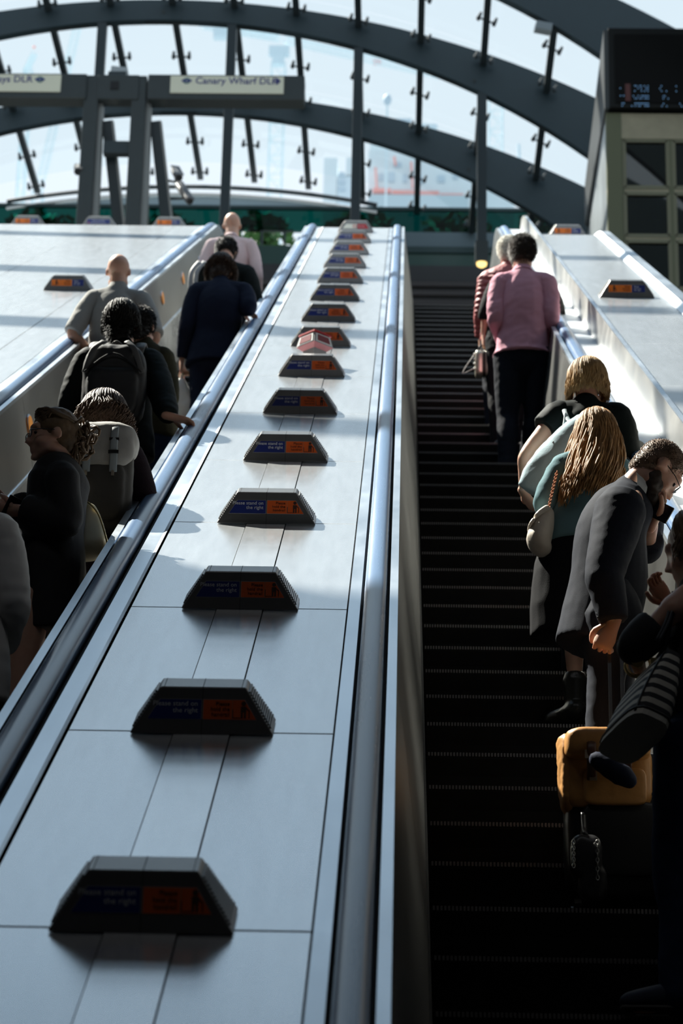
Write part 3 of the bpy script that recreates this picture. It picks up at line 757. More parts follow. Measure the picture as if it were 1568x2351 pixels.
# ------------------------------------------------------------------ outdoors beyond the canopy, haze and glare put into their pale colours
M_bld = mat('hazed_concrete', (.70, .79, .82), .8, var=.05, vscale=.4)
M_bld2 = mat('hazed_cladding', (.62, .74, .80), .8, var=.05, vscale=.4)
M_win = mat('hazed_glazing', (.50, .62, .70), .6)
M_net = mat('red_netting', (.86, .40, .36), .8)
M_crane = mat('hazed_crane_paint', (.66, .80, .85), .7)
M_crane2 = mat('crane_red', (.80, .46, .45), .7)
def lattice(name, a, b, w, m, par, n, up=(0, 0, 1), th=.09):
    """square lattice truss from a to b"""
    a, b = Vector(a), Vector(b); d = (b - a).normalized(); x = d.cross(Vector(up))
    x = x.normalized() if x.length > 1e-4 else Vector((1, 0, 0)); y = x.cross(d)
    mb = MB(); cs = [x * (sx * w / 2) + y * (sy * w / 2) for sx, sy in ((-1, -1), (1, -1), (1, 1), (-1, 1))]
    for c in cs: mb.bar(a + c, b + c, th * 1.3, th * 1.3, y)
    for i in range(n):
        p, q = a.lerp(b, i / n), a.lerp(b, (i + 1) / n)
        for k in range(4):
            c0, c1 = cs[k], cs[(k + 1) % 4]
            mb.bar(p + c0, p + c1, th * .7, th * .7, d); mb.bar((p + c0), (q + c1), th * .6, th * .6, y if k % 2 == 0 else x)
    return mb.obj(name, m, par)
def unparent_shift(root):
    inv = Matrix.Translation(-root.location)
    def rec(o):
        for c in o.children:
            if c.type == 'MESH': c.data.transform(inv)
            rec(c)
    rec(root)
YC = 150
def crane(label, foot_px, top_px, Y, w=1.9):
    t = at(*top_px, Y); c = thing('tower_crane', label, 'tower crane', (t.x, Y, 0), 'construction cranes outside')
    lattice('mast', (t.x, Y, 0), (t.x, Y, t.z), w * .5, M_crane, c, 60, th=.07)
    return c, t
c, t = crane('pale tower crane with a long jib behind the station sign', (637, 460), (640, 150), YC)
for i, (x0, y0, x1, y1, w) in enumerate([(618, 108, 664, 128, .5), (626, 125, 652, 150, .6)]):
    a, b = at(x0, y0, YC), at(x1, y1, YC)
    MB().box((a + b) / 2, (abs(b.x - a.x), w, abs(a.z - b.z))).obj('slewing_cab' if i == 0 else 'slewing_ring', M_bld2, c)
lattice('jib', at(655, 92, YC), at(1010, 172, YC - 6), .42, M_crane, c, 26, th=.035)
lattice('counter_jib', at(640, 88, YC), at(462, 58, YC + 3), .35, M_crane, c, 12, th=.05)
MB().box(at(505, 78, YC + 2), (.9, .6, .75)).obj('counterweight', M_bld2, c)
MB().box(at(866, 143, YC - 3), (.55, .4, .22)).obj('trolley', M_crane2, c)
unparent_shift(c)
c, t = crane('pale crane mast standing right of the middle, behind the hanging downlight post', (1140, 380), (1138, 220), YC)
MB().box(at(1176, 372, YC), (1.3, .5, .35)).obj('machinery_deck', M_bld2, c); MB().bar(at(1192, 372, YC), at(1191, 332, YC), .2, .2).obj('post', M_bld2, c)
unparent_shift(c)
p = at(178, 60, YC); c = thing('luffing_crane', 'faint pale luffing crane jib slanting down at the left behind the gantry', 'tower crane', (at(88, 440, YC).x, YC, 0), 'construction cranes outside')
lattice('jib', at(88, 440, YC), p, .45, M_crane, c, 30, th=.03); lattice('mast', (at(88, 440, YC).x, YC, 0), at(88, 440, YC), .7, M_crane, c, 40, th=.07)
unparent_shift(c)
c = thing('luffing_crane', 'small faint crane top with a red lamp at the far left', 'tower crane', (at(66, 170, YC).x, YC + 2, 0), 'construction cranes outside')
lattice('mast', (at(66, 170, YC).x, YC + 2, 0), at(66, 160, YC + 2), .5, M_crane, c, 40, th=.07); lattice('jib', at(58, 166, YC + 2), at(80, 122, YC + 2), .3, M_crane, c, 6, th=.04)
MB().ball(at(78, 108, YC + 2), .09).obj('warning_lamp', mat('lamp_red', (.9, .2, .15), .4), c)
unparent_shift(c)

YB = 120
def blk(x0, x1, ytop, Y=YB, dep=8., zb=0., ybot=None):
    a, b = at(x0, ytop, Y), at(x1, ytop, Y); z0 = zb if ybot is None else at(x0, ybot, Y).z
    return MB().box(((a.x + b.x) / 2, Y + dep / 2, (z0 + a.z) / 2), (b.x - a.x, dep, a.z - z0))
def building(label, x, Y): return thing('building', label, 'building', (at(x, 460, Y).x, Y, 0), 'construction site buildings outside')
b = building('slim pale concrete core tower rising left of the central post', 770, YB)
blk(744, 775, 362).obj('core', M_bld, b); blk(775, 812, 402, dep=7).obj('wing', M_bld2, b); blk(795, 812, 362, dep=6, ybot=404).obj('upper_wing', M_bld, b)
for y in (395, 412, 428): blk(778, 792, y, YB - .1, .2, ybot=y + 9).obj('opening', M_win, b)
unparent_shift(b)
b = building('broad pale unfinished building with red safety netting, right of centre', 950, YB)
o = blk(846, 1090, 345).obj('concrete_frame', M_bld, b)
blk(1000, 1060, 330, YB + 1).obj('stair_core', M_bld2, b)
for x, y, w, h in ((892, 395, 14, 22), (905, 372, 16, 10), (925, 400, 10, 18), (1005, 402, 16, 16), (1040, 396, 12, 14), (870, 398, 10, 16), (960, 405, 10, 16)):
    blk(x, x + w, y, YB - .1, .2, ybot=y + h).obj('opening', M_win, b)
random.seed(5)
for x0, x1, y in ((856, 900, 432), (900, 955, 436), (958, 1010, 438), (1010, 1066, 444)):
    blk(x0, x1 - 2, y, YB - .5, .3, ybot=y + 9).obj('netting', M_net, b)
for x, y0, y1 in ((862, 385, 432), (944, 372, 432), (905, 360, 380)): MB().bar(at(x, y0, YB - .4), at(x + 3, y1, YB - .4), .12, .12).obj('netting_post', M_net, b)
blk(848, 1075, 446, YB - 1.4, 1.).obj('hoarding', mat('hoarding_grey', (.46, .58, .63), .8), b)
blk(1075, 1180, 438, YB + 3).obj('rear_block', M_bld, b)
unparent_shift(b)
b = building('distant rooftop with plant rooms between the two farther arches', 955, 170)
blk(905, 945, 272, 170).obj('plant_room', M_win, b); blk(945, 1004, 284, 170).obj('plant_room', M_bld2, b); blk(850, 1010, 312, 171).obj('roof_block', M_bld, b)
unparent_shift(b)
YM = 100
e = thing('lamp_mast', 'thin pale pole with a floodlight head left of the distant rooftop', 'mast', (at(889, 250, YM).x, YM, 0))
MB().bar((0, 0, 0), Vector((0, 0, at(889, 232, YM).z)), .09, .09).obj('pole', M_crane, e); MB().ball((0, 0, at(889, 229, YM).z), (.2, .2, .28)).obj('head', M_win, e)

# trees outside the tinted band of the end wall
M_leaf = mat('leaf_green', (.06, .16, .035), .6, var=.5, vscale=1.3)
M_bark = mat('bark', (.06, .05, .04), .8)
def leafy_tree(x, Y, zc, rx, rz, label, seed):
    rnd = random.Random(seed)
    e = thing('tree', label, 'tree', (x, Y, LAND - .02), 'trees outside the end wall')
    MB().tube([(0, 0, 0), (.1, 0, 3), (0, 0, zc - LAND)], [.16, .13, .06], 8).obj('trunk', M_bark, e)
    mb = MB()
    for i in range(900):
        u, v = rnd.uniform(-1, 1), rnd.uniform(0, 2 * PI); r = rnd.random() ** .4
        q = Vector((rx * r * math.sqrt(1 - u * u) * math.cos(v), rx * .8 * r * math.sqrt(1 - u * u) * math.sin(v), zc - LAND + rz * r * u))
        n1 = Vector((rnd.uniform(-1, 1), rnd.uniform(-1, 1), rnd.uniform(-1, 1))).normalized(); n2 = n1.orthogonal().normalized() * .17; n1 = n1 * .1
        mb.add([q - n2, q + n1, q + n2, q - n1], [(0, 1, 2, 3)])
    mb.obj('crown', M_leaf, e)
lt = [(-7.6, 'dark green tree at the far left behind the tinted glass band'), (-5.2, 'dark green tree behind the gantry columns'), (-3.2, 'dark green tree behind the bald man at the top of the left escalator'),
      (-.9, 'dark green tree behind the topmost centre deck sign'), (1.0, 'brighter green tree above the top of the right escalator'), (2.9, 'dark green tree above the raised right deck')]
for i, (x, lab) in enumerate(lt): leafy_tree(x, 45.5, 23.1, 1.05, 1.25, lab, 20 + i)
lt2 = [(3.9, 'green tree seen through the panes of the glass lobby'),]
e = thing('potted_tree', 'leafy green plant standing inside the glass lobby', 'plant', (3.75, 30.6, LAND - .02))
MB().tube([(0, 0, 0), (0, 0, .45)], [.22, .28], 14).obj('pot', M_mull, e)
MB().tube([(0, 0, .4), (.03, 0, 1.6)], .03, 6).obj('stem', M_bark, e)
mb = MB(); rnd = random.Random(9)
for i in range(700):
    q = Vector((rnd.gauss(0, .42), rnd.gauss(0, .3), 1.55 + rnd.gauss(0, .42))); n1 = Vector((rnd.uniform(-1, 1), rnd.uniform(-1, 1), rnd.uniform(-1, 1))).normalized(); n2 = n1.orthogonal().normalized() * .1; n1 = n1 * .05
    mb.add([q - n2, q + n1, q + n2, q - n1], [(0, 1, 2, 3)])
mb.obj('foliage', M_leaf, e)
# ------------------------------------------------------------------ people: toolkit
M_skin = mat('skin_light', (.62, .36, .26), .5, var=.06, vscale=18, sss=.35)
M_skin2 = mat('skin_tan', (.48, .27, .19), .5, var=.06, vscale=18, sss=.3)
M_eye = mat('eye_dark', (.02, .015, .012), .2)
M_lens = glass('spectacle_lens', 'dfe6e8', .12)

def spl(pts, k=4):
    """smooth curve through pts: list of (Vector, a, b)"""
    P = [(Vector(p), a, b) for p, a, b in pts]; out = []
    for i in range(len(P) - 1):
        p0 = P[max(i - 1, 0)]; p1 = P[i]; p2 = P[i + 1]; p3 = P[min(i + 2, len(P) - 1)]
        for j in range(k):
            t = j / k; t2, t3 = t * t, t * t * t
            w = (-.5 * t3 + t2 - .5 * t, 1.5 * t3 - 2.5 * t2 + 1, -1.5 * t3 + 2 * t2 + .5 * t, .5 * t3 - .5 * t2)
            q = p0[0] * w[0] + p1[0] * w[1] + p2[0] * w[2] + p3[0] * w[3]
            out.append((q, p1[1] + (p2[1] - p1[1]) * t, p1[2] + (p2[2] - p1[2]) * t))
    out.append(P[-1]); return out
def limb(mb, pts, flat=None, n=14, k=4, end=True):
    """closed smooth tube with rounded ends; pts: (point, a) or (point, a, b)"""
    pts = [(p[0], p[1], p[2] if len(p) > 2 else p[1]) for p in pts]
    S = spl(pts, k)
    if end:
        def capend(S, i, j):
            p, a, b = S[i]; q = S[j][0]; d = (p - q).normalized(); r = min(a, b)
            return [(p + d * r * .55, a * .8, b * .8), (p + d * r * .9, a * .4, b * .4)]
        e0, e1 = end if isinstance(end, tuple) else (True, True)
        S = (capend(S, 0, 1)[::-1] if e0 else []) + S + (capend(S, -1, -2) if e1 else [])
    mb.tube([s[0] for s in S], [(s[1], s[2]) for s in S], n, flat=flat)
    return mb
def sball(mb, c, r, e=.5, rot=None, nu=20, nv=12):
    """rounded box"""
    def f(v): return math.copysign(abs(v) ** e, v)
    vs = []; c = Vector(c)
    for i in range(nv + 1):
        t = -PI / 2 + PI * i / nv
        for k in range(nu):
            a = 2 * PI * k / nu
            v = Vector((r[0] * f(math.cos(t)) * f(math.cos(a)), r[1] * f(math.cos(t)) * f(math.sin(a)), r[2] * f(math.sin(t))))
            vs.append((rot @ v if rot is not None else v) + c)
    fs = [(i * nu + k, i * nu + (k + 1) % nu, (i + 1) * nu + (k + 1) % nu, (i + 1) * nu + k) for i in range(nv) for k in range(nu)]
    return mb.add(vs, fs)
def fused(mb, voxel=.012, smooth=4, fold=0., fs=(7, 7, 12), seed=0, fine=0.):
    """one continuous surface out of overlapping closed tubes"""
    me = mb.mesh('tmp', [], False)
    o = bpy.data.objects.new('tmp', me); COL.objects.link(o)
    r = o.modifiers.new('r', 'REMESH'); r.mode = 'VOXEL'; r.voxel_size = voxel
    s = o.modifiers.new('s', 'SMOOTH'); s.factor = .5; s.iterations = smooth
    dg = bpy.context.evaluated_depsgraph_get(); out = bpy.data.meshes.new_from_object(o.evaluated_get(dg))
    bpy.data.objects.remove(o); bpy.data.meshes.remove(me)
    if fold or fine:
        off = Vector((seed * 3.1, seed * 1.7, seed * 2.3))
        co = [(v.co.copy(), v.normal.copy()) for v in out.vertices]
        for v, (c, n) in zip(out.vertices, co):
            q = Vector((c.x * fs[0] + c.z * 3, c.y * fs[1], c.z * fs[2] - c.x * 4)) * 1.15 + off
            a = (noise.noise(q) + .5 * noise.noise(q * 2.1)) if fold else 0
            a = (1 - 2 * abs(a)) * .22 if fold else 0
            d = n * (fold * a)
            if fine: d += n * (fine * noise.noise(c * 55 + off))
            v.co = c + d
    out.polygons.foreach_set('use_smooth', [True] * len(out.polygons)); out.update()
    return out
def put(name, me, m, root):
    if isinstance(me, MB): me = me.mesh(name, m, True)
    else:
        me.name = name
        for q in (m if isinstance(m, list) else [m]): me.materials.append(q)
    return link(name, me, root)

def R3(yaw, pitch=0., roll=0.):
    """yaw turns from +y towards -x, pitch > 0 looks down"""
    return Matrix.Rotation(yaw, 3, 'Z') @ Matrix.Rotation(-pitch, 3, 'X') @ Matrix.Rotation(roll, 3, 'Y')

def pose(x, y, z, Hh, yaw=0., lean=0., sh=.185, side=0.):
    """joint positions of somebody standing at (x, y, z); own left is -x when facing away"""
    s = Hh / 1.75; g = Vector((x, y, z)); Rz = Matrix.Rotation(yaw, 3, 'Z'); RL = Rz @ Matrix.Rotation(-lean, 3, 'X') @ Matrix.Rotation(side, 3, 'Y')
    L = lambda a, b, c: g + Rz @ Vector((a * s, b * s, c * s))
    hip = Vector((0, 0, .95 * s))
    U = lambda a, b, c: g + Rz @ hip + RL @ (Vector((a * s, b * s, c * s)) - hip)
    J = dict(anL=L(-.09, -.02, .08), anR=L(.09, .02, .08), knL=L(-.10, .02, .50), knR=L(.10, .03, .50), hipL=L(-.09, 0, .92), hipR=L(.09, 0, .92),
             pel=L(0, 0, .95), waist=U(0, -.0, 1.10), chest=U(0, -.01, 1.29), neck=U(0, -.015, 1.475), head=U(0, .03, 1.635),
             shL=U(-sh, -.01, 1.415), shR=U(sh, -.01, 1.415), elL=U(-sh - .06, -.04, 1.13), elR=U(sh + .06, -.04, 1.13), wrL=U(-sh - .06, .06, .89), wrR=U(sh + .06, .06, .89))
    J.update(s=s, yaw=yaw, lean=lean, lat=Rz @ Vector((1, 0, 0)), fwd=Rz @ Vector((0, 1, 0)), hy=yaw, hp=lean * .5, hr=0., g=g, fem=False)
    return J

def hand(mb, w, d, nrm, thumb, curl=.5, s=1., spread=1.):
    """palm, four fingers and a thumb; d from wrist to fingers, nrm out of the palm, thumb = unit side of the thumb"""
    d = d.normalized(); nrm = (nrm - d * nrm.dot(d)).normalized(); lat = d.cross(nrm)
    if lat.dot(thumb) < 0: lat = -lat
    limb(mb, [(w - d * .03 * s, .027 * s, .021 * s), (w + d * .02 * s, .032 * s, .019 * s), (w + d * .06 * s, .040 * s, .016 * s), (w + d * .088 * s, .038 * s, .013 * s)], flat=lat, n=12, k=3)
    for off, ln, sp in ((.030, .072, .10), (.0105, .082, .03), (-.0095, .076, -.04), (-.028, .060, -.12)):
        p = w + d * (.086 * s) + lat * (off * s * spread); dd = (d + lat * sp * spread).normalized(); pts = [(p - dd * .012, .0092 * s)]
        for j, f in enumerate((.42, .33, .25)):
            a = curl * (1.0, 1.15, .8)[j]
            ax = dd.cross(nrm).normalized(); dd = (Matrix.Rotation(a, 3, ax) @ dd).normalized()
            p = p + dd * (ln * s * f); pts.append((p, (.0088, .0080, .0070)[j] * s))
        limb(mb, pts, n=8, k=2)
    p = w + d * .022 * s + lat * .028 * s; dd = (d * .62 + lat * .70 + nrm * .25).normalized(); pts = [(p - dd * .015, .014 * s), (p + dd * .030 * s, .0125 * s)]
    p = p + dd * .030 * s; dd = (dd - lat * (.35 * curl) + nrm * .45 * curl + d * .25).normalized(); p = p + dd * .030 * s; pts.append((p, .0100 * s))
    dd = (dd - lat * .4 * curl + nrm * .25 * curl).normalized(); pts.append((p + dd * .024 * s, .0085 * s))
    limb(mb, pts, n=8, k=2)

def head_parts(mb, J, fem=False):
    s = J['s'] ** .5 * (.96 if fem else 1.0); R = R3(J['hy'], J['hp'], J['hr']); c = J['head']
    T = lambda x, y, z: c + R @ Vector((x * s, y * s, z * s))
    def bl(x, y, z, r, rr=None): mb.ball(T(x, y, z), tuple(q * s for q in r), 20, 14, R if rr is None else R @ rr)
    bl(0, -.014, .026, (.075, .094, .090)); bl(0, .03, -.02, (.061, .064, .094)); bl(0, .040, -.075, (.050, .050, .042))
    bl(0, .082, -.104, (.022, .018, .018)); bl(0, .072, .030, (.052, .026, .020))
    for sx in (-1, 1):
        bl(sx * .036, .062, -.040, (.024, .026, .026)); bl(sx * .052, .018, -.078, (.016, .035, .024))
        e = Matrix.Rotation(sx * .35, 3, 'Z') @ Matrix.Rotation(-.15, 3, 'X')
        bl(sx * .079, -.006, -.012, (.0075, .019, .031), e); bl(sx * .074, .006, -.010, (.012, .012, .018), e)
    limb(mb, [(T(0, .088, .012), .008 * s), (T(0, .104, -.018), .010 * s), (T(0, .112, -.034), .0125 * s)], n=10, k=3)
    for sx in (-1, 1): bl(sx * .011, .100, -.040, (.008, .010, .007))
    bl(0, .093, -.066, (.022, .010, .0065)); bl(0, .090, -.078, (.019, .010, .007))
    nb = J['neck']
    limb(mb, [(T(0, -.018, -.05), .052 * s, .055 * s), (T(0, -.018, -.09).lerp(nb, .5), .052 * s, .054 * s), (nb, .060 * s, .060 * s), (nb.lerp(J['chest'], .3), .08 * s, .06 * s)], flat=J['lat'], n=16, k=3)
    return T, R, s

def torso_path(J, add=0., hem=0., fem=False, flare=0.):
    s = J['s']; w = (J['shR'] - J['shL']).length / 2 / s
    up = (J['waist'] - J['pel']).normalized()
    pts = []
    if hem > 0: pts.append((J['pel'] - Vector((0, 0, hem)) , (.165 + flare) * s + add, (.125 + flare * .6) * s + add))
    pts += [(J['pel'], .163 * s + add, .122 * s + add), (J['waist'], (.128 if fem else .148) * s + add, (.095 if fem else .108) * s + add),
            (J['chest'], (w * .86) * s + add, .112 * s + add), (J['chest'].lerp(J['neck'], .55), (w * .80) * s + add, .092 * s + add), (J['neck'].lerp(J['chest'], .10), .085 * s + add, .066 * s + add), (J['neck'] + (J['neck'] - J['chest']).normalized() * .012, .064 * s + add * .6, .060 * s + add * .6)]
    return pts
def arm_pts(J, S, add=0., frac=1.):
    s = J['s']; a, b, c = J['sh' + S], J['el' + S], J['wr' + S]; f = .86 if J['fem'] else 1.
    full = [(a, .058 * s * f + add, .060 * s * f + add), (a.lerp(b, .35), .052 * s * f + add, .052 * s * f + add), (b, .042 * s * f + add, .042 * s * f + add), (b.lerp(c, .35), .042 * s * f + add * .9, .040 * s * f + add * .9), (c, .029 * s * f + add * .8, .026 * s * f + add * .8)]
    if frac >= 1: return full
    n = max(2, int(round(frac * 4)) + 1); return full[:n]
def leg_pts(J, S, add=0.):
    s = J['s']; a, b, c = J['hip' + S], J['kn' + S], J['an' + S]
    f = J['fwd']
    return [(a + Vector((0, 0, .02)), .088 * s + add), (a.lerp(b, .4), .077 * s + add), (b, .055 * s + add), (b.lerp(c, .32) - f * .012, .053 * s + add), (b.lerp(c, .75), .038 * s + add), (c, .036 * s + add)]

def make_person(label, J, skin=M_skin, hands=None, fem=False, legs=True, eyes=False, group=None):
    J['fem'] = fem
    root = thing('person', label, 'person', J['g'], group)
    mb = MB(); T, R, s = head_parts(mb, J, fem)
    limb(mb, torso_path(J, -.022, 0, fem), flat=J['lat'], n=20)
    limb(mb, [(J['shL'], .05 * J['s']), (J['neck'].lerp(J['chest'], .18), .055 * J['s']), (J['shR'], .05 * J['s'])], n=12)
    for S in 'LR':
        limb(mb, arm_pts(J, S, -.004)); limb(mb, leg_pts(J, S, -.006))
        ft = J.get('toe' + S, J['an' + S] + J['fwd'] * .17 - Vector((0, 0, .045)))
        limb(mb, [(J['an' + S] - Vector((0, 0, .02)) - J['fwd'] * .03, .034), (J['an' + S].lerp(ft, .6) - Vector((0, 0, .02)), .036, .026), (ft, .034, .018)])
    me = fused(mb, .0095, 3)
    # hands joined on at the wrists
    bm = bmesh.new(); bm.from_mesh(me)
    for S in 'LR':
        h = (hands or {}).get(S, {})
        w = J['wr' + S]; d = h.get('d', (w - J['el' + S]).normalized()); d = Vector(d)
        lat = J['lat'] * (1 if S == 'L' else -1)
        hm = MB(); hand(hm, w + d.normalized() * .012, d, Vector(h.get('n', lat)), Vector(h.get('t', J['fwd'])), h.get('curl', .45), J['s'] * (.9 if fem else 1.), h.get('spread', 1.))
        t = hm.mesh('t', [], True); bm.from_mesh(t); bpy.data.meshes.remove(t)
    bm.to_mesh(me); bm.free()
    me.polygons.foreach_set('use_smooth', [True] * len(me.polygons))
    b = put('body', me, skin, root)
    if eyes:
        for sx in (-1, 1):
            e = MB().ball(T(sx * .031, .0795, -.001), .0085 * s, 12, 8); put('eye', e, M_eye, root)
    J['T'], J['R'], J['hs'], J['root'] = T, R, s, root
    return root

def finish(root):
    """bring the finished meshes into the root's own axes"""
    inv = Matrix.Translation(-root.location)
    def rec(o):
        for c in o.children:
            if c.type == 'MESH': c.data.transform(inv)
            rec(c)
    rec(root)

def top(J, m, name='jacket', add=.016, sleeve=1., hem=.12, fold=.010, flare=0., seed=1, voxel=.012, sadd=None):
    mb = MB(); sa = add if sadd is None else sadd
    limb(mb, torso_path(J, add, hem, J['fem'], flare), flat=J['lat'], n=22, end=(hem <= 0, True))
    limb(mb, [(J['shL'] + (J['shL'] - J['shR']).normalized() * -.02, .056 * J['s'] + add), (J['neck'].lerp(J['chest'], .22), .062 * J['s'] + add * .8), (J['shR'] + (J['shL'] - J['shR']).normalized() * .02, .056 * J['s'] + add)], n=12)
    me = fused(mb, voxel, 3, fold, (5, 5, 9), seed)
    bm = bmesh.new(); bm.from_mesh(me)
    for S in 'LR':
        f = sleeve[S] if isinstance(sleeve, dict) else sleeve
        if f <= 0: continue
        sm = MB(); A = arm_pts(J, S, sa, f); A[0] = (A[0][0].lerp(J['neck'].lerp(J['chest'], .3), .12), A[0][1] * 1.04, A[0][2] * 1.04)
        limb(sm, A, end=(True, False), n=16); t = fused(sm, voxel * .9, 3, fold * .9, (8, 8, 13), seed + 50); bm.from_mesh(t); bpy.data.meshes.remove(t)
    bm.to_mesh(me); bm.free()
    me.polygons.foreach_set('use_smooth', [True] * len(me.polygons))
    return put(name, me, m, J['root'])
def trousers(J, m, name='trousers', add=.014, fold=.009, seed=2):
    mb = MB(); s = J['s']
    limb(mb, [(J['waist'].lerp(J['pel'], .45), .148 * s + add * .5, .112 * s + add * .5), (J['pel'], .163 * s + add * .6, .122 * s + add * .6), (J['hipL'].lerp(J['hipR'], .5) - Vector((0, 0, .05)), .155 * s + add * .6, .115 * s + add * .6)], flat=J['lat'], n=20)
    for S in 'LR':
        p = leg_pts(J, S, add); p[-1] = (p[-1][0] - Vector((0, 0, .03)), p[-1][1] + .012); p[-2] = (p[-2][0], p[-2][1] + .008)
        limb(mb, p)
    return put(name, fused(mb, .012, 3, fold, (8, 8, 10), seed), m, J['root'])
def shoes(J, m, name='shoe', r=.043):
    for S in 'LR':
        a = J['an' + S]; f = J['fwd']; t = J.get('toe' + S, a + f * .17 - Vector((0, 0, .045)))
        mb = MB(); z = Vector((0, 0, 1)); base = a.z - .08 * J['s']
        q = lambda p, h: Vector((p.x, p.y, base + h))
        limb(mb, [(q(a - f * .05, .045), .036, .042), (q(a, .050), .038, .048), (q(a.lerp(t, .55), .042), .044, .038), (q(t, .032), .040, .028)], flat=Vector((0, 0, 1)).cross(f), n=14)
        limb(mb, [(q(a, .05), .042), (q(a, .10), .045)], n=12)
        put(name, fused(mb, .009, 2), m, J['root'])
        sl = MB(); limb(sl, [(q(a - f * .055, .012), .038, .012), (q(a.lerp(t, .5), .012), .043, .012), (q(t + f * .012, .012), .038, .012)], flat=Vector((0, 0, 1)).cross(f), n=12)
        put('sole', sl, M_sole, J['root'])
M_sole = mat('sole_rubber', (.05, .048, .045), .7)

# hair
def fuzz(me, L, n, J, rnd, r=.0013, lie=.75):
    """short hairs standing on a scalp mesh"""
    vs = [(v.co.copy(), v.normal.copy()) for v in me.vertices]; mb = MB(); back = -J['fwd']
    for i in range(n):
        c, nn = rnd.choice(vs)
        d = (nn * .45 + (Vector((0, 0, -1)) * .7 + back * .3) * lie + Vector((rnd.gauss(0, .25), rnd.gauss(0, .25), rnd.gauss(0, .2)))).normalized(); l = L * rnd.uniform(.6, 1.3)
        mb.tube([c - nn * .002, c + (nn * .6 + d).normalized() * l * .5, c + d * l], [r, r * 1.1, r * .2], 3, cap=False)
    return mb.mesh('fuzz', [], True)
def hair_cap(J, m, thick=.010, low=.0, nape=.05, name='hair', fine=.004, voxel=.007, face=True, fz=.022, nf=2600):
    T, R, s = J['T'], J['R'], J['hs']; mb = MB(); t = thick
    mb.ball(T(0, -.020, .032), ((.077 + t) * s, (.094 + t) * s, (.090 + t) * s), 22, 14, R)
    mb.ball(T(0, -.046, -.022), ((.070 + t) * s, (.056 + t) * s, (.060 + low) * s), 20, 12, R)
    if nape: mb.ball(T(0, -.058, -.05 - nape * .4), ((.052 + t) * s, (.034 + t) * s, (.035 + nape * .5) * s), 16, 10, R)
    me = fused(mb, voxel, 2, 0, seed=3, fine=fine)
    if fz:
        f = fuzz(me, fz, nf, J, random.Random(31)); bm = bmesh.new(); bm.from_mesh(me); bm.from_mesh(f); bm.to_mesh(me); bm.free(); bpy.data.meshes.remove(f)
        me.polygons.foreach_set('use_smooth', [True] * len(me.polygons))
    return put(name, me, m, J['root'])
def hair_strands(J, m, length=.10, n=260, seed=1, vol=.012, spread=.02, r=.0055, name='hair', front=.62, wave=.008, back=None):
    """locks that run from the crown over the skull and hang"""
    T, R, s = J['T'], J['R'], J['hs']; rnd = random.Random(seed); mb = MB()
    mb.ball(T(0, -.016, .030), (.080 * s, .098 * s, .094 * s), 20, 12, R)
    lim = PI * front
    r *= .52; n = int(n * 2.2)
    for i in range(n):
        az = rnd.uniform(-lim, lim)                          # 0 = straight back
        t0 = rnd.uniform(.0, .75); ex = vol * rnd.uniform(.3, 1.1)
        pts = []; ra = (.078 + ex, .097 + ex, .092 + ex)
        ph = rnd.uniform(0, 6.28)
        th = t0; last = None; jz = rnd.gauss(0, .05)
        while th < 1.70:
            st = math.sin(th); az += jz * .2
            p = T(ra[0] * st * math.sin(az), -.016 - ra[1] * st * math.cos(az), .030 + ra[2] * math.cos(th)); pts.append(p); th += .24
        c = J['head']; out = (pts[-1] - c); out.z = 0
        out = out.normalized() if out.length > 1e-4 else Vector((0, -1, 0))
        L = length * rnd.uniform(.8, 1.08); p = pts[-1]; k = max(3, int(L / .03))
        for j in range(k):
            f = (j + 1) / k
            q = p + Vector((0, 0, -L * f)) + out * (spread * math.sin(f * 1.8)) + Vector((math.sin(ph + f * 7) * wave, math.cos(ph * 1.3 + f * 6) * wave, 0))
            if back is not None: q += back * (f * f)
            pts.append(q)
        w = [r * rnd.uniform(.8, 1.3)] * len(pts); w[-1] = r * .25; w[-2] = r * .7; w[0] = r * .5
        mb.tube(pts, w, 5)
    return put(name, mb, m, J['root'])
def hair_curls(J, m, n=420, seed=1, vol=.02, low=-.08, name='hair', size=.014):
    T, R, s = J['T'], J['R'], J['hs']; rnd = random.Random(seed); mb = MB()
    mb.ball(T(0, -.018, .030), (.082 * s, .100 * s, .096 * s), 20, 12, R); mb.ball(T(0, -.046, -.025), (.074 * s, .06 * s, .07 * s), 16, 10, R)
    size *= .62; n = int(n * 2.6)
    for i in range(n):
        a = rnd.uniform(0, 2 * PI); u = rnd.uniform(low / .1, 1.)
        u = max(-1, min(1, u)); st = math.sqrt(max(0, 1 - u * u)) if u > 0 else 1.
        y = -.02 + (.100 + vol * rnd.random()) * st * math.sin(a)
        if y > .045 and u < .55: continue
        q = T((.082 + vol * rnd.random()) * st * math.cos(a), y, .030 + (.094 + vol * rnd.random()) * u)
        rr = size * rnd.uniform(.7, 1.3); ph = rnd.uniform(0, 6.28); ax = Vector((rnd.gauss(0, 1), rnd.gauss(0, 1), rnd.gauss(0, 1))).normalized(); x = ax.orthogonal().normalized(); yv = ax.cross(x)
        mb.tube([q + x * rr * math.cos(ph + t * 1.1) + yv * rr * math.sin(ph + t * 1.1) + ax * (t * .003) for t in range(7)], [rr * .25, rr * .42, rr * .45, rr * .45, rr * .45, rr * .4, rr * .15], 5)
    return put(name, mb, m, J['root'])
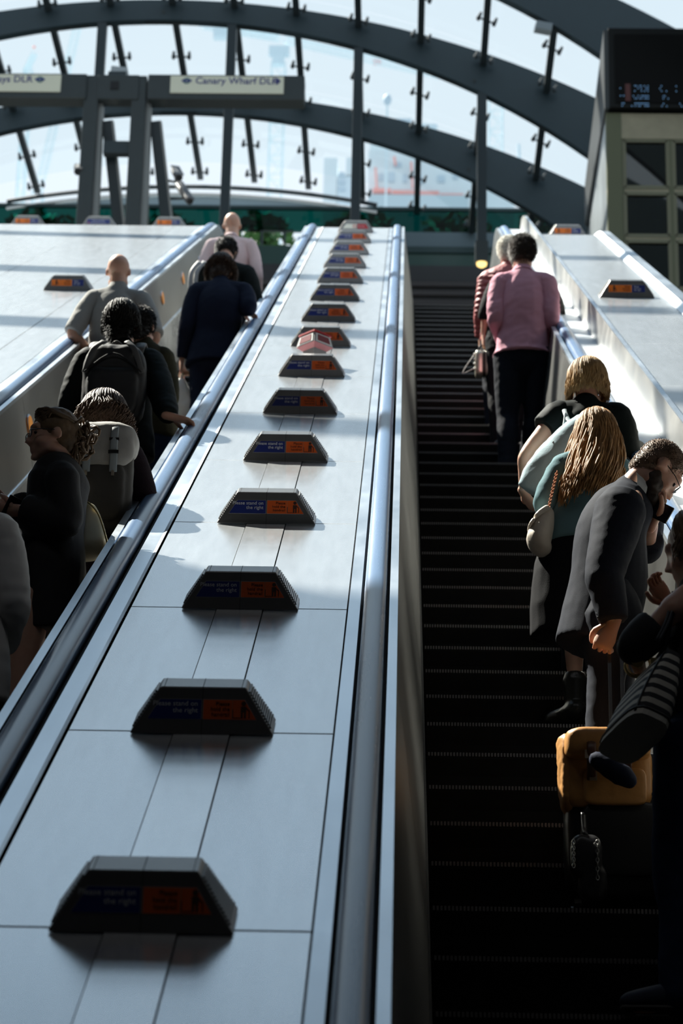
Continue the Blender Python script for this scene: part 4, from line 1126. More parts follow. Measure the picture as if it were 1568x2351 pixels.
def collar(J, m, r=.062, h=.035, name='collar'):
    n = J['neck']; ax = (J['head'] - Vector((0, 0, .09)) - n).normalized(); up = Vector((0, 0, 1)); x = J['lat']; y = ax.cross(x).normalized(); mb = MB()
    s = J['s']; k = 20
    vs = []
    for q, rr in ((-.012, r + .014), (h * .7, r + .006), (h, r + .002), (h * .7, r - .004), (-.012, r)):
        for i in range(k): vs.append(n + ax * q + x * (rr * s * math.cos(2 * PI * i / k)) + y * (rr * s * math.sin(2 * PI * i / k)))
    fs = [(j * k + i, j * k + (i + 1) % k, (j + 1) * k + (i + 1) % k, (j + 1) * k + i) for j in range(4) for i in range(k)]
    mb.add(vs, fs); return put(name, mb, m, J['root'])
def spectacles(J, m):
    T = J['T']; mb = MB()
    for sx in (-1, 1):
        c = [T(sx * .032 + .022 * math.copysign(abs(math.cos(a)) ** .6, math.cos(a)), .104, -.004 + .015 * math.copysign(abs(math.sin(a)) ** .6, math.sin(a))) for a in [2 * PI * i / 16 for i in range(17)]]
        mb.tube(c, .0017, 6, cap=False)
        mb.tube([T(sx * .055, .103, .003), T(sx * .074, .06, .003), T(sx * .079, .0, 0), T(sx * .080, -.015, -.012)], .0018, 6)
    mb.tube([T(-.010, .105, .001), T(0, .108, .004), T(.010, .105, .001)], .0016, 6)
    o = put('spectacles', mb, m, J['root'])
    for sx in (-1, 1):
        lm = MB(); lm.add([T(sx * .032 + .021 * math.copysign(abs(math.cos(a)) ** .6, math.cos(a)), .104, -.004 + .014 * math.copysign(abs(math.sin(a)) ** .6, math.sin(a))) for a in [2 * PI * i / 16 for i in range(16)]], [tuple(range(16))])
        put('lens', lm, M_lens, o)
def strap(pts, w, t, m, name, root, k=5, flat=None):
    S = spl([(Vector(p), w, t) for p in pts], k); mb = MB(); mb.tube([q[0] for q in S], [(w, t)] * len(S), 8, flat=flat)
    return put(name, mb, m, root)
def step_at(k): return NOSES[k + 4]
# ------------------------------------------------------------------ the people
def stand(k, x, Hh, dy=.22, **kw):
    n = step_at(k); return pose(x, n.y + dy, n.z, Hh, **kw), n.y + dy
M_navy = mat('cloth_navy', (.014, .019, .040), .75, var=.1, vscale=20, bump=.1, bscale=300)
M_blackc = mat('cloth_black', (.008, .008, .010), .8, var=.1, bump=.1, bscale=300)
M_blackg = mat('cloth_black_green', (.010, .014, .014), .7)
M_trous = mat('cloth_dark_trousers', (.010, .012, .020), .8, bump=.1, bscale=300)
M_grey = MATS['post_grey'] if 'post_grey' in MATS else M_grey
M_greytee = mat('cloth_grey_tee', (.36, .355, .34), .85, var=.05, bump=.1, bscale=250)
M_pink = mat('cloth_pink_shirt', (.68, .34, .42), .8, var=.04, bump=.08, bscale=250)
M_pale = MATS['lobby_beige']
M_striped = mat('cloth_pale_pink', (.80, .62, .62), .8, var=.06)
M_suit = mat('cloth_charcoal_suit', (.023, .026, .036), .8, var=.08, vscale=60, bump=.12, bscale=400)
M_teal = mat('cloth_teal', (.13, .23, .26), .8, var=.05, bump=.1, bscale=200)
M_ltblue = mat('cloth_pale_blue', (.46, .60, .66), .75, var=.05, bump=.12, bscale=120)
M_olive = mat('cloth_olive', (.045, .042, .024), .8, bump=.1, bscale=200)
M_jeans = mat('denim', (.018, .030, .060), .85, var=.15, vscale=40, bump=.1, bscale=400)
M_jeansd = mat('denim_dark', (.020, .034, .075), .85, var=.15, vscale=40, bump=.1, bscale=400)
M_redj = mat('puffer_red', (.40, .09, .09), .55)
M_check = mat('cloth_pale_check', (.80, .79, .77), .85, var=.05)
M_fuzzy = mat('knit_plum', (.022, .015, .020), .95, bump=.5, bscale=160)
M_shoeb = mat('leather_black', (.012, .012, .012), .35)
M_boot = mat('leather_boot', (.022, .022, .019), .3, bump=.1, bscale=60)
M_hbrown = mat('hair_brown', (.055, .030, .017), .45, var=.3, vscale=30)
M_hdark = mat('hair_black', (.009, .007, .006), .33, var=.2, vscale=30)
M_hblond = mat('hair_blond', (.40, .25, .11), .42, var=.3, vscale=25)
M_hginger = mat('hair_golden_brown', (.36, .19, .07), .42, var=.35, vscale=25)
M_hdblond = mat('hair_dark_blond', (.16, .10, .055), .45, var=.3, vscale=25)
M_hwhite = mat('hair_white', (.75, .72, .64), .5, var=.1)
M_stub = mat('hair_stubble', (.16, .10, .07), .6, var=.2, vscale=60)
V = Vector
RAILS = [inc(-1.09, 12.4, 1.857), inc(-1.09, 17.8, 1.857)]
for k_ in list(MATS):
    if k_.startswith(('cloth_', 'denim', 'knit', 'dress')): MATS[k_].node_tree.nodes['Principled BSDF'].inputs['Specular IOR Level'].default_value = .10
    if k_.startswith('hair_'): MATS[k_].node_tree.nodes['Principled BSDF'].inputs['Roughness'].default_value = .55; MATS[k_].node_tree.nodes['Principled BSDF'].inputs['Specular IOR Level'].default_value = .35

# --- left escalator
# bald man at the top, pale pink shirt
J, Y = stand(31, -1.585, 1.78); J['hp'] = .15
r = make_person('bald person in pale pink striped shirt at the head of the left queue', J)
top(J, M_striped, 'shirt', .012, hem=.16, seed=3); collar(J, M_striped); trousers(J, M_trous); shoes(J, M_shoeb); finish(r)
# dark hair, head bowed, black jacket
J, Y = stand(26, -1.50, 1.74, lean=.10); P = lambda px, py, dy=0.: at(px, py, Y + dy)
J['head'] = P(519, 580, .10); J['hp'] = .75; J['neck'] = P(515, 606, -.0); J['shL'] = P(462, 628); J['shR'] = P(572, 630)
J['elR'] = P(588, 700); J['wrR'] = P(585, 760, .12); J['elL'] = P(440, 700); J['wrL'] = P(442, 765, .1)
r = make_person('person with short black hair and black jacket, head bowed, behind the bald person', J)
top(J, M_blackg, 'jacket', .020, hem=.16, seed=4); trousers(J, M_trous); shoes(J, M_shoeb); hair_cap(J, M_hdark, .012, nape=.0); collar(J, M_blackg)
for dx in (-12, 0): strap([P(470 + dx, 600, -.10), P(452 + dx, 625, -.15), P(448 + dx, 665, -.16)], .018, .004, M_grey, 'bag_strap', r, flat=J['lat'])
finish(r)
# curly brown hair, navy jacket
J, Y = stand(22, -1.42, 1.78, lean=.05); P = lambda px, py, dy=0.: at(px, py, Y + dy)
J['head'] = P(507, 626, .10); J['hp'] = .55; J['neck'] = P(507, 655); J['shL'] = P(449, 672); J['shR'] = P(563, 672); J['chest'] = P(505, 705, -.02); J['waist'] = P(497, 768); J['pel'] = P(490, 812)
J['elL'] = P(430, 748, -.03); J['wrL'] = P(418, 822, .03); J['elR'] = P(586, 738, -.02); J['wrR'] = RAILS[1] + V((-.12, -.01, .045)); J['elR'] = J['shR'].lerp(J['wrR'], .5) + V((.05, -.08, -.08)); J['hipL'] = P(466, 826); J['hipR'] = P(514, 826); J['knL'] = P(458, 925); J['knR'] = P(505, 925)
r = make_person('person with curly brown hair in a navy suit, one hand on the centre handrail', J, M_skin2,
                {'L': dict(d=V((0, .05, -1)), n=V((1, 0, 0)), curl=.8), 'R': dict(d=V((1, .25, -.16)), n=V((-.2, 0, -1)), t=V((0, 1, .1)), curl=.6)})
top(J, M_navy, 'jacket', .020, hem=.10, seed=5, flare=.02); trousers(J, M_navy); shoes(J, M_shoeb); hair_strands(J, M_hbrown, .06, 440, 2, .028, .012, .007, wave=.014); hair_cap(J, M_hbrown, .012, nape=.075, fz=.030, name='nape_hair'); collar(J, M_navy, .064, .04); finish(r)
hL = J['wrL'] + V((0, .01, -.085))
bg = thing('carrier_bag', 'white plastic carrier bag hanging from the hand of the person in navy', 'bag', hL)
mb = MB(); limb(mb, [(V((0, 0, -.10)), .035, .03), (V((.005, 0, -.20)), .075, .05), (V((.02, 0, -.30)), .10, .06), (V((.03, 0, -.375)), .095, .055)], flat=V((1, 0, 0)), n=18)
put('sack', fused(mb, .009, 2, .012, (14, 14, 8), 8), mat('white_plastic', (.80, .78, .74), .4, sss=.2), bg)
for dx in (-.02, .02): strap([V((0, 0, .0)), V((dx * .6, 0, -.05)), V((dx * 1.2, 0, -.13))], .012, .003, MATS['white_plastic'], 'handle', bg)
# bald man, grey tee, hands on hips
J, Y = stand(19, -1.985, 1.80); P = lambda px, py, dy=0.: at(px, py, Y + dy)
J['head'] = P(272, 624, .02); J['hp'] = .10; J['neck'] = P(270, 668); J['shL'] = P(212, 690); J['shR'] = P(330, 693)
J['elL'] = P(166, 764, -.10); J['wrL'] = P(204, 806, .02); J['elR'] = P(356, 770, -.10); J['wrR'] = P(338, 815, .02)
r = make_person('bald person in a grey T-shirt standing on the left side, hands on hips', J, M_skin,
                {'L': dict(d=V((.6, .5, -.3)), n=V((1, 0, -.3)), t=V((0, -.6, 1)), curl=.5), 'R': dict(d=V((-.6, .5, -.3)), n=V((-1, 0, -.3)), t=V((0, -.6, 1)), curl=.5)})
top(J, M_greytee, 't_shirt', .014, .5, hem=.14, fold=.016, seed=6, sadd=.018); trousers(J, M_trous); shoes(J, M_shoeb)
finish(r)
# man with black backpack
J, Y = stand(11, -1.56, 1.82); P = lambda px, py, dy=0.: at(px, py, Y + dy)
J['head'] = P(279, 748, .05); J['hp'] = .25; J['neck'] = P(277, 806); J['shL'] = P(196, 832); J['shR'] = P(350, 836); J['elL'] = P(162, 925, -.02); J['wrL'] = P(168, 985, .15)
rp = RAILS[0]; J['wrR'] = rp + V((-.125, -.01, .045)); J['elR'] = J['shR'].lerp(J['wrR'], .52) + V((.03, -.05, -.10)); J['chest'] = P(275, 885); J['waist'] = P(272, 960); J['pel'] = P(272, 1015)
r = make_person('person with thick black hair and dark jacket, hand on the centre handrail', J, M_skin,
                {'R': dict(d=V((1, .25, -.16)), n=V((-.2, 0, -1)), t=V((0, 1, .1)), curl=.5)})
top(J, M_blackg, 'jacket', .024, hem=.10, fold=.014, seed=7); trousers(J, M_jeans); shoes(J, M_shoeb); hair_strands(J, M_hdark, .07, 460, 5, .020, .006, .007, wave=.006); hair_cap(J, M_hdark, .010, nape=.085, fz=.028, name='nape_hair'); collar(J, M_blackg, .066, .03); finish(r)
def backpack(label, J, w, h, dep, m, px, py, mstrap, rnd=.55, flap=None, extra=None):
    """bag on somebody's back; px, py is its middle in the plane of the back"""
    back = -J['fwd']; c = J['chest'].lerp(J['waist'], .35) + back * (.135 + dep / 2) if px is None else at(px, py, J['g'].y - .135 - dep / 2)
    e = thing('backpack', label, 'backpack', c, 'backpacks worn by the standing people')
    mb = MB(); sball(mb, (0, 0, 0), (w / 2, dep / 2, h / 2), rnd, R3(J['yaw'])); sball(mb, R3(J['yaw']) @ V((0, -dep * .38, -h * .14)), (w * .40, dep * .30, h * .30), .5, R3(J['yaw']))
    put('main_compartment', fused(mb, .010, 3, .010, (9, 9, 9), 11), m, e)
    for sx in (-1, 1):
        S = 'L' if sx < 0 else 'R'
        p = [V((sx * w * .28, dep * .3, h * .40)), V((sx * w * .36, .03, h * .52)), (J['sh' + S].lerp(J['neck'], .35) + V((0, 0, .085))) - c, (J['sh' + S].lerp(J['neck'], .25) + J['fwd'] * .12) - c]
        strap(p, .028, .006, mstrap, 'shoulder_strap', e, flat=J['lat'])
    strap([V((-.05, dep * .2, h * .47)), V((0, 0, h * .56)), V((.05, dep * .2, h * .47))], .010, .006, mstrap, 'grab_handle', e)
    return e, c
M_bpack = mat('backpack_black', (.016, .016, .017), .55, var=.1, bump=.1, bscale=150)
e, c = backpack('plain black backpack on the person with thick black hair', J, .34, .46, .17, M_bpack, 262, 888, mat('strap_grey', (.10, .10, .10), .6))
mb = MB()
for sx in (-1, 1): strap([V((sx * .06, -.06, .235)), V((sx * .11, -.09, .17)), V((sx * .15, -.07, .05))], .016, .005, MATS['strap_grey'], 'compression_strap', e, flat=V((1, 0, 0)))
strap([V((-.15, -.085, .05)), V((0, -.10, .15)), V((.15, -.085, .05))], .005, .004, M_dark, 'zip', e)
# olive jacket, mostly hidden
J, Y = stand(14, -1.49, 1.68); P = lambda px, py, dy=0.: at(px, py, Y + dy)
J['head'] = P(324, 752, .0); J['hp'] = .1; J['hy'] = -.25; J['neck'] = P(330, 800); J['shL'] = P(290, 818); J['shR'] = P(376, 826); J['elR'] = P(388, 905); J['wrR'] = P(380, 960, .1); J['waist'] = P(332, 930); J['pel'] = P(340, 980)
r = make_person('person in an olive jacket mostly hidden in front of the black backpack wearer', J, M_skin2)
top(J, M_olive, 'jacket', .022, hem=.08, seed=8); trousers(J, M_jeansd); shoes(J, M_shoeb); hair_cap(J, M_hdark, .008, nape=.03); finish(r)
# curly dark hair, grey rucksack
J, Y = stand(6, -1.345, 1.64); P = lambda px, py, dy=0.: at(px, py, Y + dy)
J['head'] = P(238, 972, .05); J['hp'] = .35; J['neck'] = P(242, 1020, 0); J['shL'] = P(180, 1052); J['shR'] = P(298, 1052); J['elR'] = P(328, 1140); J['wrR'] = P(318, 1190, .12); J['elL'] = P(160, 1150); J['wrL'] = P(170, 1200, .12)
r = make_person('person with curly dark hair in a fuzzy plum sweater wearing the grey rucksack', J, M_skin)
top(J, M_fuzzy, 'sweater', .024, hem=.12, fold=.008, seed=9); trousers(J, M_blackc); shoes(J, M_shoeb); hair_strands(J, mat('hair_dark_brown', (.085, .048, .030), .55, var=.3, vscale=30), .10, 520, 4, .034, .03, .0065, wave=.017); finish(r)
M_ruck = mat('rucksack_grey_sunlit', (.38, .37, .35), .75, var=.08, bump=.12, bscale=200); M_ruckd = mat('rucksack_dark', (.045, .042, .038), .75, bump=.1, bscale=200); M_rstrap = mat('rucksack_strap', (.30, .34, .36), .45)  # flap grey lightened to hold the sun falling on its top
e, c = backpack('grey flap top rucksack with two buckled straps on the curly haired person', J, .27, .46, .15, M_ruckd, 234, 1105, M_ruckd, .6)
mb = MB(); sball(mb, (0, -.02, .165), (.155, .105, .085), .7); sball(mb, (0, -.075, .12), (.145, .045, .085), .7)
put('flap', fused(mb, .009, 2, .012, (10, 10, 10), 12), M_ruck, e)
for sx in (-.055, .06):
    strap([V((sx, -.05, .25)), V((sx, -.12, .20)), V((sx, -.135, .12)), V((sx, -.128, .05)), V((sx, -.12, .0))], .017, .004, M_rstrap, 'buckle_strap', e, flat=V((1, 0, 0)))
    q = MB().box((sx, -.135, .085), (.044, .008, .012)); q.box((sx, -.135, .145), (.04, .008, .009)); o = MB().box((sx, -.137, .085), (.044, .008, .014)).obj('buckle', M_shoeb, e)
    MB().box((sx, -.132, .145), (.042, .010, .010)).obj('strap_loop', M_shoeb, e); MB().box((sx, -.126, -.008), (.012, .006, .022)).obj('strap_tip', mat('metal_tip', (.8, .78, .7), .3, 1.), e)
MB().box((-.075, -.128, -.06), (.055, .004, .04), Matrix.Rotation(.12, 3, 'Y')).obj('stitched_patch', mat('patch_cream', (.30, .28, .24), .7), e)
# woman in black dress and spectacles, turned to the left
J, Y = stand(4, -1.425, 1.69, yaw=1.30); P = lambda px, py, dy=0.: at(px, py, Y + dy)
J['head'] = P(120, 1000, .0); J['hy'] = 1.95; J['hp'] = .10; J['neck'] = P(140, 1064, .02)
J['shL'] = P(142, 1092, -.15); J['shR'] = P(128, 1092, .18); J['elL'] = P(152, 1200, -.17); J['wrL'] = P(40, 1172, -.14); J['elR'] = P(110, 1190, .2); J['wrR'] = P(30, 1165, .02)
r = make_person('person in a black dress and spectacles looking to the left, hair pinned up', J, M_skin,
                {'L': dict(d=V((-1, .25, .1)), n=V((.2, 1, .5)), t=V((0, .2, 1)), curl=.7), 'R': dict(d=V((-1, -.1, .15)), n=V((0, -1, .5)), t=V((0, 0, 1)), curl=.6)}, True, eyes=True)
M_dress = mat('dress_black', (.010, .0105, .013), .75, bump=.08, bscale=200)
mb = MB(); s = J['s']
limb(mb, [(P(112, 1462), .155, .135), (P(112, 1380), .165, .14), (P(118, 1300), .17, .135), (P(124, 1215), .145, .115), (P(132, 1130), .155, .115), (P(136, 1106), .155, .12), (P(138, 1088), .13, .10), (J['neck'] - V((0, 0, .01)), .07, .065)], flat=J['lat'], n=22, end=(False, True))
limb(mb, [(J['shL'], .062), (J['neck'].lerp(J['chest'], .25), .07), (J['shR'], .062)], n=12)
for S in 'LR':
    a, b_, c_ = J['sh' + S], J['el' + S], J['wr' + S]
    limb(mb, [(a, .07), (a.lerp(b_, .5), .068), (b_, .066), (b_.lerp(c_, .45), .07), (b_.lerp(c_, .86), .075)], end=False)
put('dress', fused(mb, .012, 3, .012, (5, 5, 4), 14), M_dress, r)
shoes(J, M_shoeb); spectacles(J, mat('spectacle_frame', (.01, .01, .012), .3))
hair_cap(J, M_hdblond, .008, nape=.01, fine=.003, fz=0)
T = J['T']; rnd = random.Random(4); mb = MB()
for i in range(130):                                              # swept back locks into a knot
    a = rnd.uniform(-1.5, 1.5); hgt = rnd.uniform(-.2, 1.2)
    p0 = T(.072 * math.sin(a) * math.cos(hgt * .6), .07 * math.cos(a * .8) + .0, .055 + .06 * math.sin(hgt)); p3 = T(rnd.gauss(0, .02), -.115 + rnd.gauss(0, .015), -.015 + rnd.gauss(0, .025))
    p1 = T(.088 * math.sin(a), .01, .105 * math.cos(a * .55)); p2 = T(.066 * math.sin(a), -.085, .06 * math.cos(a * .6))
    S_ = spl([(p0, .004, .004), (p1, .006, .006), (p2, .006, .006), (p3, .004, .004)], 3); mb.tube([q[0] for q in S_], [(q[1], q[2]) for q in S_], 5)
for i in range(70):
    q = T(rnd.gauss(0, .032), -.125 + rnd.gauss(0, .022), -.015 + rnd.gauss(0, .04)); ax = V((rnd.gauss(0, 1), rnd.gauss(0, 1), rnd.gauss(0, 1))).normalized(); x = ax.orthogonal().normalized(); y = ax.cross(x)
    mb.tube([q + x * .025 * math.cos(t * .9) + y * .025 * math.sin(t * .9) for t in range(6)], [.003, .006, .006, .006, .005, .002], 5)
for i in range(26):
    p = T(rnd.gauss(0, .04), -.09, -.06); mb.tube([p, p + V((rnd.gauss(0, .012), rnd.gauss(0, .012), -.05)), p + V((rnd.gauss(.01, .025), rnd.gauss(0, .02), -.12))], [.004, .003, .001], 5)
put('pinned_up_hair', mb, M_hdblond, r)
finish(r)
ph = thing('mobile_phone', 'dark mobile phone held by the person in spectacles', 'phone', P(20, 1178, -.12))
bevel(MB().box((0, 0, 0), (.075, .012, .14), Euler((.5, 0, 1.1)).to_matrix()).obj('case', M_shoeb, ph), .004); MB().box((0, .0065, 0), (.066, .001, .125), Euler((.5, 0, 1.1)).to_matrix()).obj('screen', mat('phone_screen', (.02, .02, .03), .1), ph)
M_bge = mat('leather_cream', (.58, .52, .36), .45, bump=.05, bscale=90)
hb = thing('handbag', 'pale cream zipped handbag hanging behind the black dress', 'handbag', P(196, 1215, .12))
mb = MB(); limb(mb, [(V((.0, 0, .085)), .045, .03), (V((.0, 0, .02)), .075, .045), (V((.0, 0, -.06)), .10, .055), (V((.0, 0, -.085)), .10, .055)], flat=V((1, 0, 0)), n=20)
put('body', fused(mb, .008, 2, .004, (9, 9, 9), 15), M_bge, hb)
strap([V((-.05, -.035, .08)), V((0, -.04, .105)), V((.05, -.035, .06)), V((.085, -.04, -.03)), V((.10, -.03, -.09))], .004, .004, mat('zip_gold', (.7, .55, .25), .3, .9), 'zip', hb)
strap([V((-.02, 0, .09)), V((-.06, 0, .25)), V((-.09, -.02, .42))], .012, .004, M_bge, 'shoulder_strap', hb)
MB().tube([V((.10, -.035, -.09)), V((.108, -.035, -.11)), V((.104, -.035, -.135))], .004, 6).obj('zip_pull', MATS['zip_gold'], hb)
# person at the left edge, pale checked shirt
J, Y = stand(1, -1.50, 1.72); P = lambda px, py, dy=0.: at(px, py, Y + dy)
dx = -62 - 784; J['shR'] = P(6, 1228); J['shL'] = P(-205, 1228); J['neck'] = P(-100, 1190); J['head'] = P(-100, 1110); J['elR'] = P(28, 1385, -.02); J['wrR'] = P(8, 1490, .14); J['chest'] = P(-100, 1330); J['waist'] = P(-98, 1440); J['pel'] = P(-98, 1530)
J['elL'] = P(-232, 1380); J['wrL'] = P(-230, 1500, .1); J['hipL'] = P(-150, 1560); J['hipR'] = P(-50, 1560)
r = make_person('person in a pale checked shirt cut off by the left picture edge', J, M_skin)
top(J, M_check, 'shirt', .022, hem=.13, fold=.016, seed=16); trousers(J, M_trous); shoes(J, M_shoeb); hair_cap(J, M_hbrown, .012); collar(J, M_check); finish(r)

# --- right escalator
# red puffer jacket, white hair
J, Y = stand(26, .80, 1.70); P = lambda px, py, dy=0.: at(px, py, Y + dy)
J['head'] = P(1168, 580, .03); J['neck'] = P(1172, 618); J['shL'] = P(1119, 640); J['shR'] = P(1222, 640); J['elL'] = P(1106, 715); J['wrL'] = P(1104, 775, .1); J['hp'] = .1
r = make_person('white haired person in a quilted red jacket at the head of the right queue', J)
mb = MB(); A = arm_pts(J, 'L', .020)
tp = torso_path(J, .02, .12); 
for (p, q) in zip(spl([(a[0], a[1], a[2]) for a in tp], 4)[:-1], spl([(a[0], a[1], a[2]) for a in tp], 4)[1:]): mb.tube([p[0], p[0].lerp(q[0], .5), q[0]], [(p[1] * .96, p[2] * .96), (p[1] * 1.05, p[2] * 1.05), (q[1] * .96, q[2] * .96)], 20, flat=J['lat'])
for S in 'LR':
    Q = spl(arm_pts(J, S, .020), 4)
    for p, q in zip(Q[:-1], Q[1:]): mb.tube([p[0], p[0].lerp(q[0], .5), q[0]], [(p[1] * .92,) * 2, (p[1] * 1.14,) * 2, (q[1] * .92,) * 2], 14)
limb(mb, [(J['shL'], .07), (J['neck'].lerp(J['chest'], .22), .075), (J['shR'], .07)], n=12)
put('puffer_jacket', fused(mb, .011, 1, .006, (16, 16, 30), 17), M_redj, r); trousers(J, M_trous); shoes(J, M_shoeb); hair_cap(J, M_hwhite, .016, nape=.03, fine=.008); collar(J, M_redj, .07, .045); finish(r)
# person in black, hidden by the pink shirt
J, Y = stand(24, .815, 1.74); P = lambda px, py, dy=0.: at(px, py, Y + dy)
J['head'] = P(1196, 590, .05); J['neck'] = P(1194, 640); J['shL'] = P(1138, 660); J['shR'] = P(1258, 660); J['elL'] = P(1117, 715, -.02); J['wrL'] = P(1111, 768, .03); J['elR'] = P(1280, 715); J['wrR'] = P(1275, 770, .12)
r = make_person('person in black hidden ahead of the pink shirt, holding the silver case', J, M_skin, {'L': dict(d=V((0, .05, -1)), n=V((1, 0, 0)), curl=.9)})
top(J, M_blackc, 'jacket', .02, .75, hem=.12, seed=18); trousers(J, M_blackc); shoes(J, M_shoeb); hair_cap(J, M_hdark, .01); finish(r)
e, c = backpack('black backpack half hidden at the right of the pink shirt', J, .30, .44, .15, M_bpack, 1222, 735, M_bpack)
e.location.y = J['g'].y - .24; e.location.x += .03
sp = MB(); limb(sp, [(V((.15, 0, -.02)), .05, .06), (V((.19, -.02, -.10)), .06, .06), (V((.20, -.02, -.18)), .04, .05)], n=12); put('side_pocket', fused(sp, .009, 2, .008, (12, 12, 12), 19), M_bpack, e)
strap([V((.02, 0, .22)), V((.10, -.03, .27)), V((.17, -.05, .19)), V((.19, -.05, .02))], .012, .006, M_bpack, 'loose_strap', e)
cs = thing('vanity_case', 'small ribbed silver case with straps hanging from a hand left of the pink shirt', 'case', J['wrL'] + V((0, 0, -.10)))
M_silver = mat('silver_shell', (.62, .58, .47), .3, .75, var=.15, vscale=12)
for dx in (-.036, .036):
    mb = MB(); sball(mb, (dx, 0, -.15), (.034, .06, .105), .4); o = put('shell_half', mb, M_silver, cs)
sball_mb = MB(); sball(sball_mb, (0, 0, -.15), (.006, .064, .108), .4); put('seam_band', sball_mb, M_shoeb, cs)
strap([V((-.045, 0, -.05)), V((-.03, 0, .0)), V((.0, 0, .012)), V((.03, 0, .0)), V((.045, 0, -.05))], .009, .006, M_shoeb, 'handle', cs)
strap([V((-.06, -.03, -.06)), V((-.12, -.03, -.15)), V((-.165, -.03, -.24)), V((-.11, -.03, -.215)), V((-.065, -.03, -.19))], .003, .003, mat('cord_grey', (.45, .45, .43), .5), 'strap_loop', cs)
for i, z in enumerate((-.08, -.12, -.16, -.20)): MB().ball((-.072, -.03, z), (.011, .011, .013), 10, 6).obj('charm', mat('charm_silver', (.85, .83, .75), .25, .8), cs)
# pink shirt
J, Y = stand(22, .885, 1.89); P = lambda px, py, dy=0.: at(px, py, Y + dy)
J['head'] = P(1200, 582, .05); J['hp'] = .22; J['neck'] = P(1200, 630); J['shL'] = P(1146, 652); J['shR'] = P(1258, 652); J['chest'] = P(1200, 700, -.01); J['waist'] = P(1200, 765); J['pel'] = P(1199, 808)
J['elL'] = P(1139, 728, -.04); J['wrL'] = P(1156, 790, .13); J['elR'] = P(1264, 728, -.04); J['wrR'] = P(1258, 790, .13)
J['hipL'] = P(1168, 826); J['hipR'] = P(1232, 826); J['knL'] = P(1166, 960, -.01); J['knR'] = P(1228, 960, .02); J['anL'] = P(1166, 1088, -.10); J['anR'] = P(1212, 1062, .05)
r = make_person('person in a pink shirt and dark trousers on the right escalator, back to the viewer', J)
top(J, M_pink, 'shirt', .022, hem=.035, fold=.020, seed=20, flare=.025); collar(J, M_pink, .066, .035); trousers(J, M_trous, add=.022, fold=.012); shoes(J, M_shoeb)
hair_cap(J, mat('hair_mid_brown', (.045, .026, .015), .55, var=.3, vscale=30), .010, nape=.02, fz=.034, nf=3600)
finish(r)
# blonde bob, black top
J, Y = stand(9, .915, 1.64); P = lambda px, py, dy=0.: at(px, py, Y + dy)
J['head'] = P(1348, 886, .04); J['hp'] = .15; J['neck'] = P(1346, 938); J['shL'] = P(1276, 958); J['shR'] = P(1420, 962); J['chest'] = P(1345, 1010); J['waist'] = P(1340, 1085); J['pel'] = P(1335, 1140)
J['elL'] = P(1207, 1046, -.04); J['wrL'] = P(1202, 1130, .06); J['elR'] = P(1440, 1040, .0); J['wrR'] = P(1462, 1034, .16)
r = make_person('blonde person with a bob and short sleeved black top, bare left arm', J, M_skin,
                {'L': dict(d=V((.5, .5, -.6)), n=V((.6, .4, .3)), curl=.6), 'R': dict(d=V((.6, .8, .12)), n=V((.2, .3, -1)), t=V((-1, .3, 0)), curl=.5)}, False)
top(J, M_blackg, 'top', .026, dict(L=.25, R=1.0), hem=.10, fold=.014, seed=22, sadd=.03); trousers(J, M_blackc); shoes(J, M_shoeb)
hair_strands(J, M_hblond, .105, 460, 23, .026, .006, .0065, front=.72, wave=.007); finish(r)
P0_ = P; P = lambda px, py, dy=0.: P0_(px + 8, py + 18, dy)
lb = thing('drawstring_bag', 'pale blue soft bag slung across the back of the blonde person', 'bag', P(1262, 1040, -.26))
c = lb.location
M3 = [P(1322, 952, -.22) - c, P(1270, 1020, -.25) - c, P(1220, 1085, -.26) - c, P(1192, 1088, -.26) - c]
mb = MB(); limb(mb, [(P(1324, 952, -.20) - c, .04, .05), (P(1300, 990, -.22) - c, .075, .07), (P(1266, 1040, -.24) - c, .10, .08), (P(1236, 1086, -.25) - c, .105, .065), (P(1216, 1116, -.25) - c, .085, .03)], flat=V((.75, 0, -.65)), n=20, end=(True, False))
put('sack', fused(mb, .011, 3, .016, (7, 7, 10), 24), M_ltblue, lb)
strap([P(1326, 958, -.22) - c, P(1300, 950, -.20) - c, P(1288, 925, -.10) - c, P(1292, 915, -.02) - c], .012, .004, mat('strap_pale', (.45, .52, .55), .6), 'shoulder_strap', lb)
strap([P(1290, 930, -.14) - c, P(1284, 965, -.22) - c, P(1262, 1000, -.30) - c], .008, .004, MATS['strap_pale'], 'cord', lb)
# long golden hair, teal top
J, Y = stand(7, .845, 1.62, lean=.05); P = lambda px, py, dy=0.: at(px, py, Y + dy)
J['head'] = P(1368, 1006, .06); J['hp'] = .30; J['neck'] = P(1362, 1050); J['shL'] = P(1290, 1074); J['shR'] = P(1424, 1080); J['chest'] = P(1352, 1120); J['waist'] = P(1340, 1180); J['pel'] = P(1332, 1232)
J['elL'] = P(1252, 1150, -.02); J['wrL'] = P(1262, 1200, .14); J['elR'] = P(1440, 1160); J['wrR'] = P(1440, 1210, .12)
J['hipL'] = P(1300, 1262); J['hipR'] = P(1360, 1262); J['knL'] = P(1316, 1450, .02); J['knR'] = P(1362, 1450, .02); J['anL'] = P(1322, 1618, .02); J['anR'] = P(1378, 1618, .06); J['toeL'] = J['anL'] + V((-.10, .10, -.045))
r = make_person('person with long golden brown hair, teal top and dark skirt', J, M_skin, None, True)
top(J, M_teal, 'top', .022, hem=.03, fold=.014, seed=25, flare=.0)
mb = MB(); limb(mb, [(P(1320, 1462), .20, .16), (P(1318, 1400), .20, .16), (P(1322, 1300), .185, .145), (P(1328, 1245), .150, .115), (P(1334, 1205), .12, .09)], flat=J['lat'], n=22, end=(False, True))
put('skirt', fused(mb, .012, 2, .014, (6, 6, 3), 26), M_blackc, r)
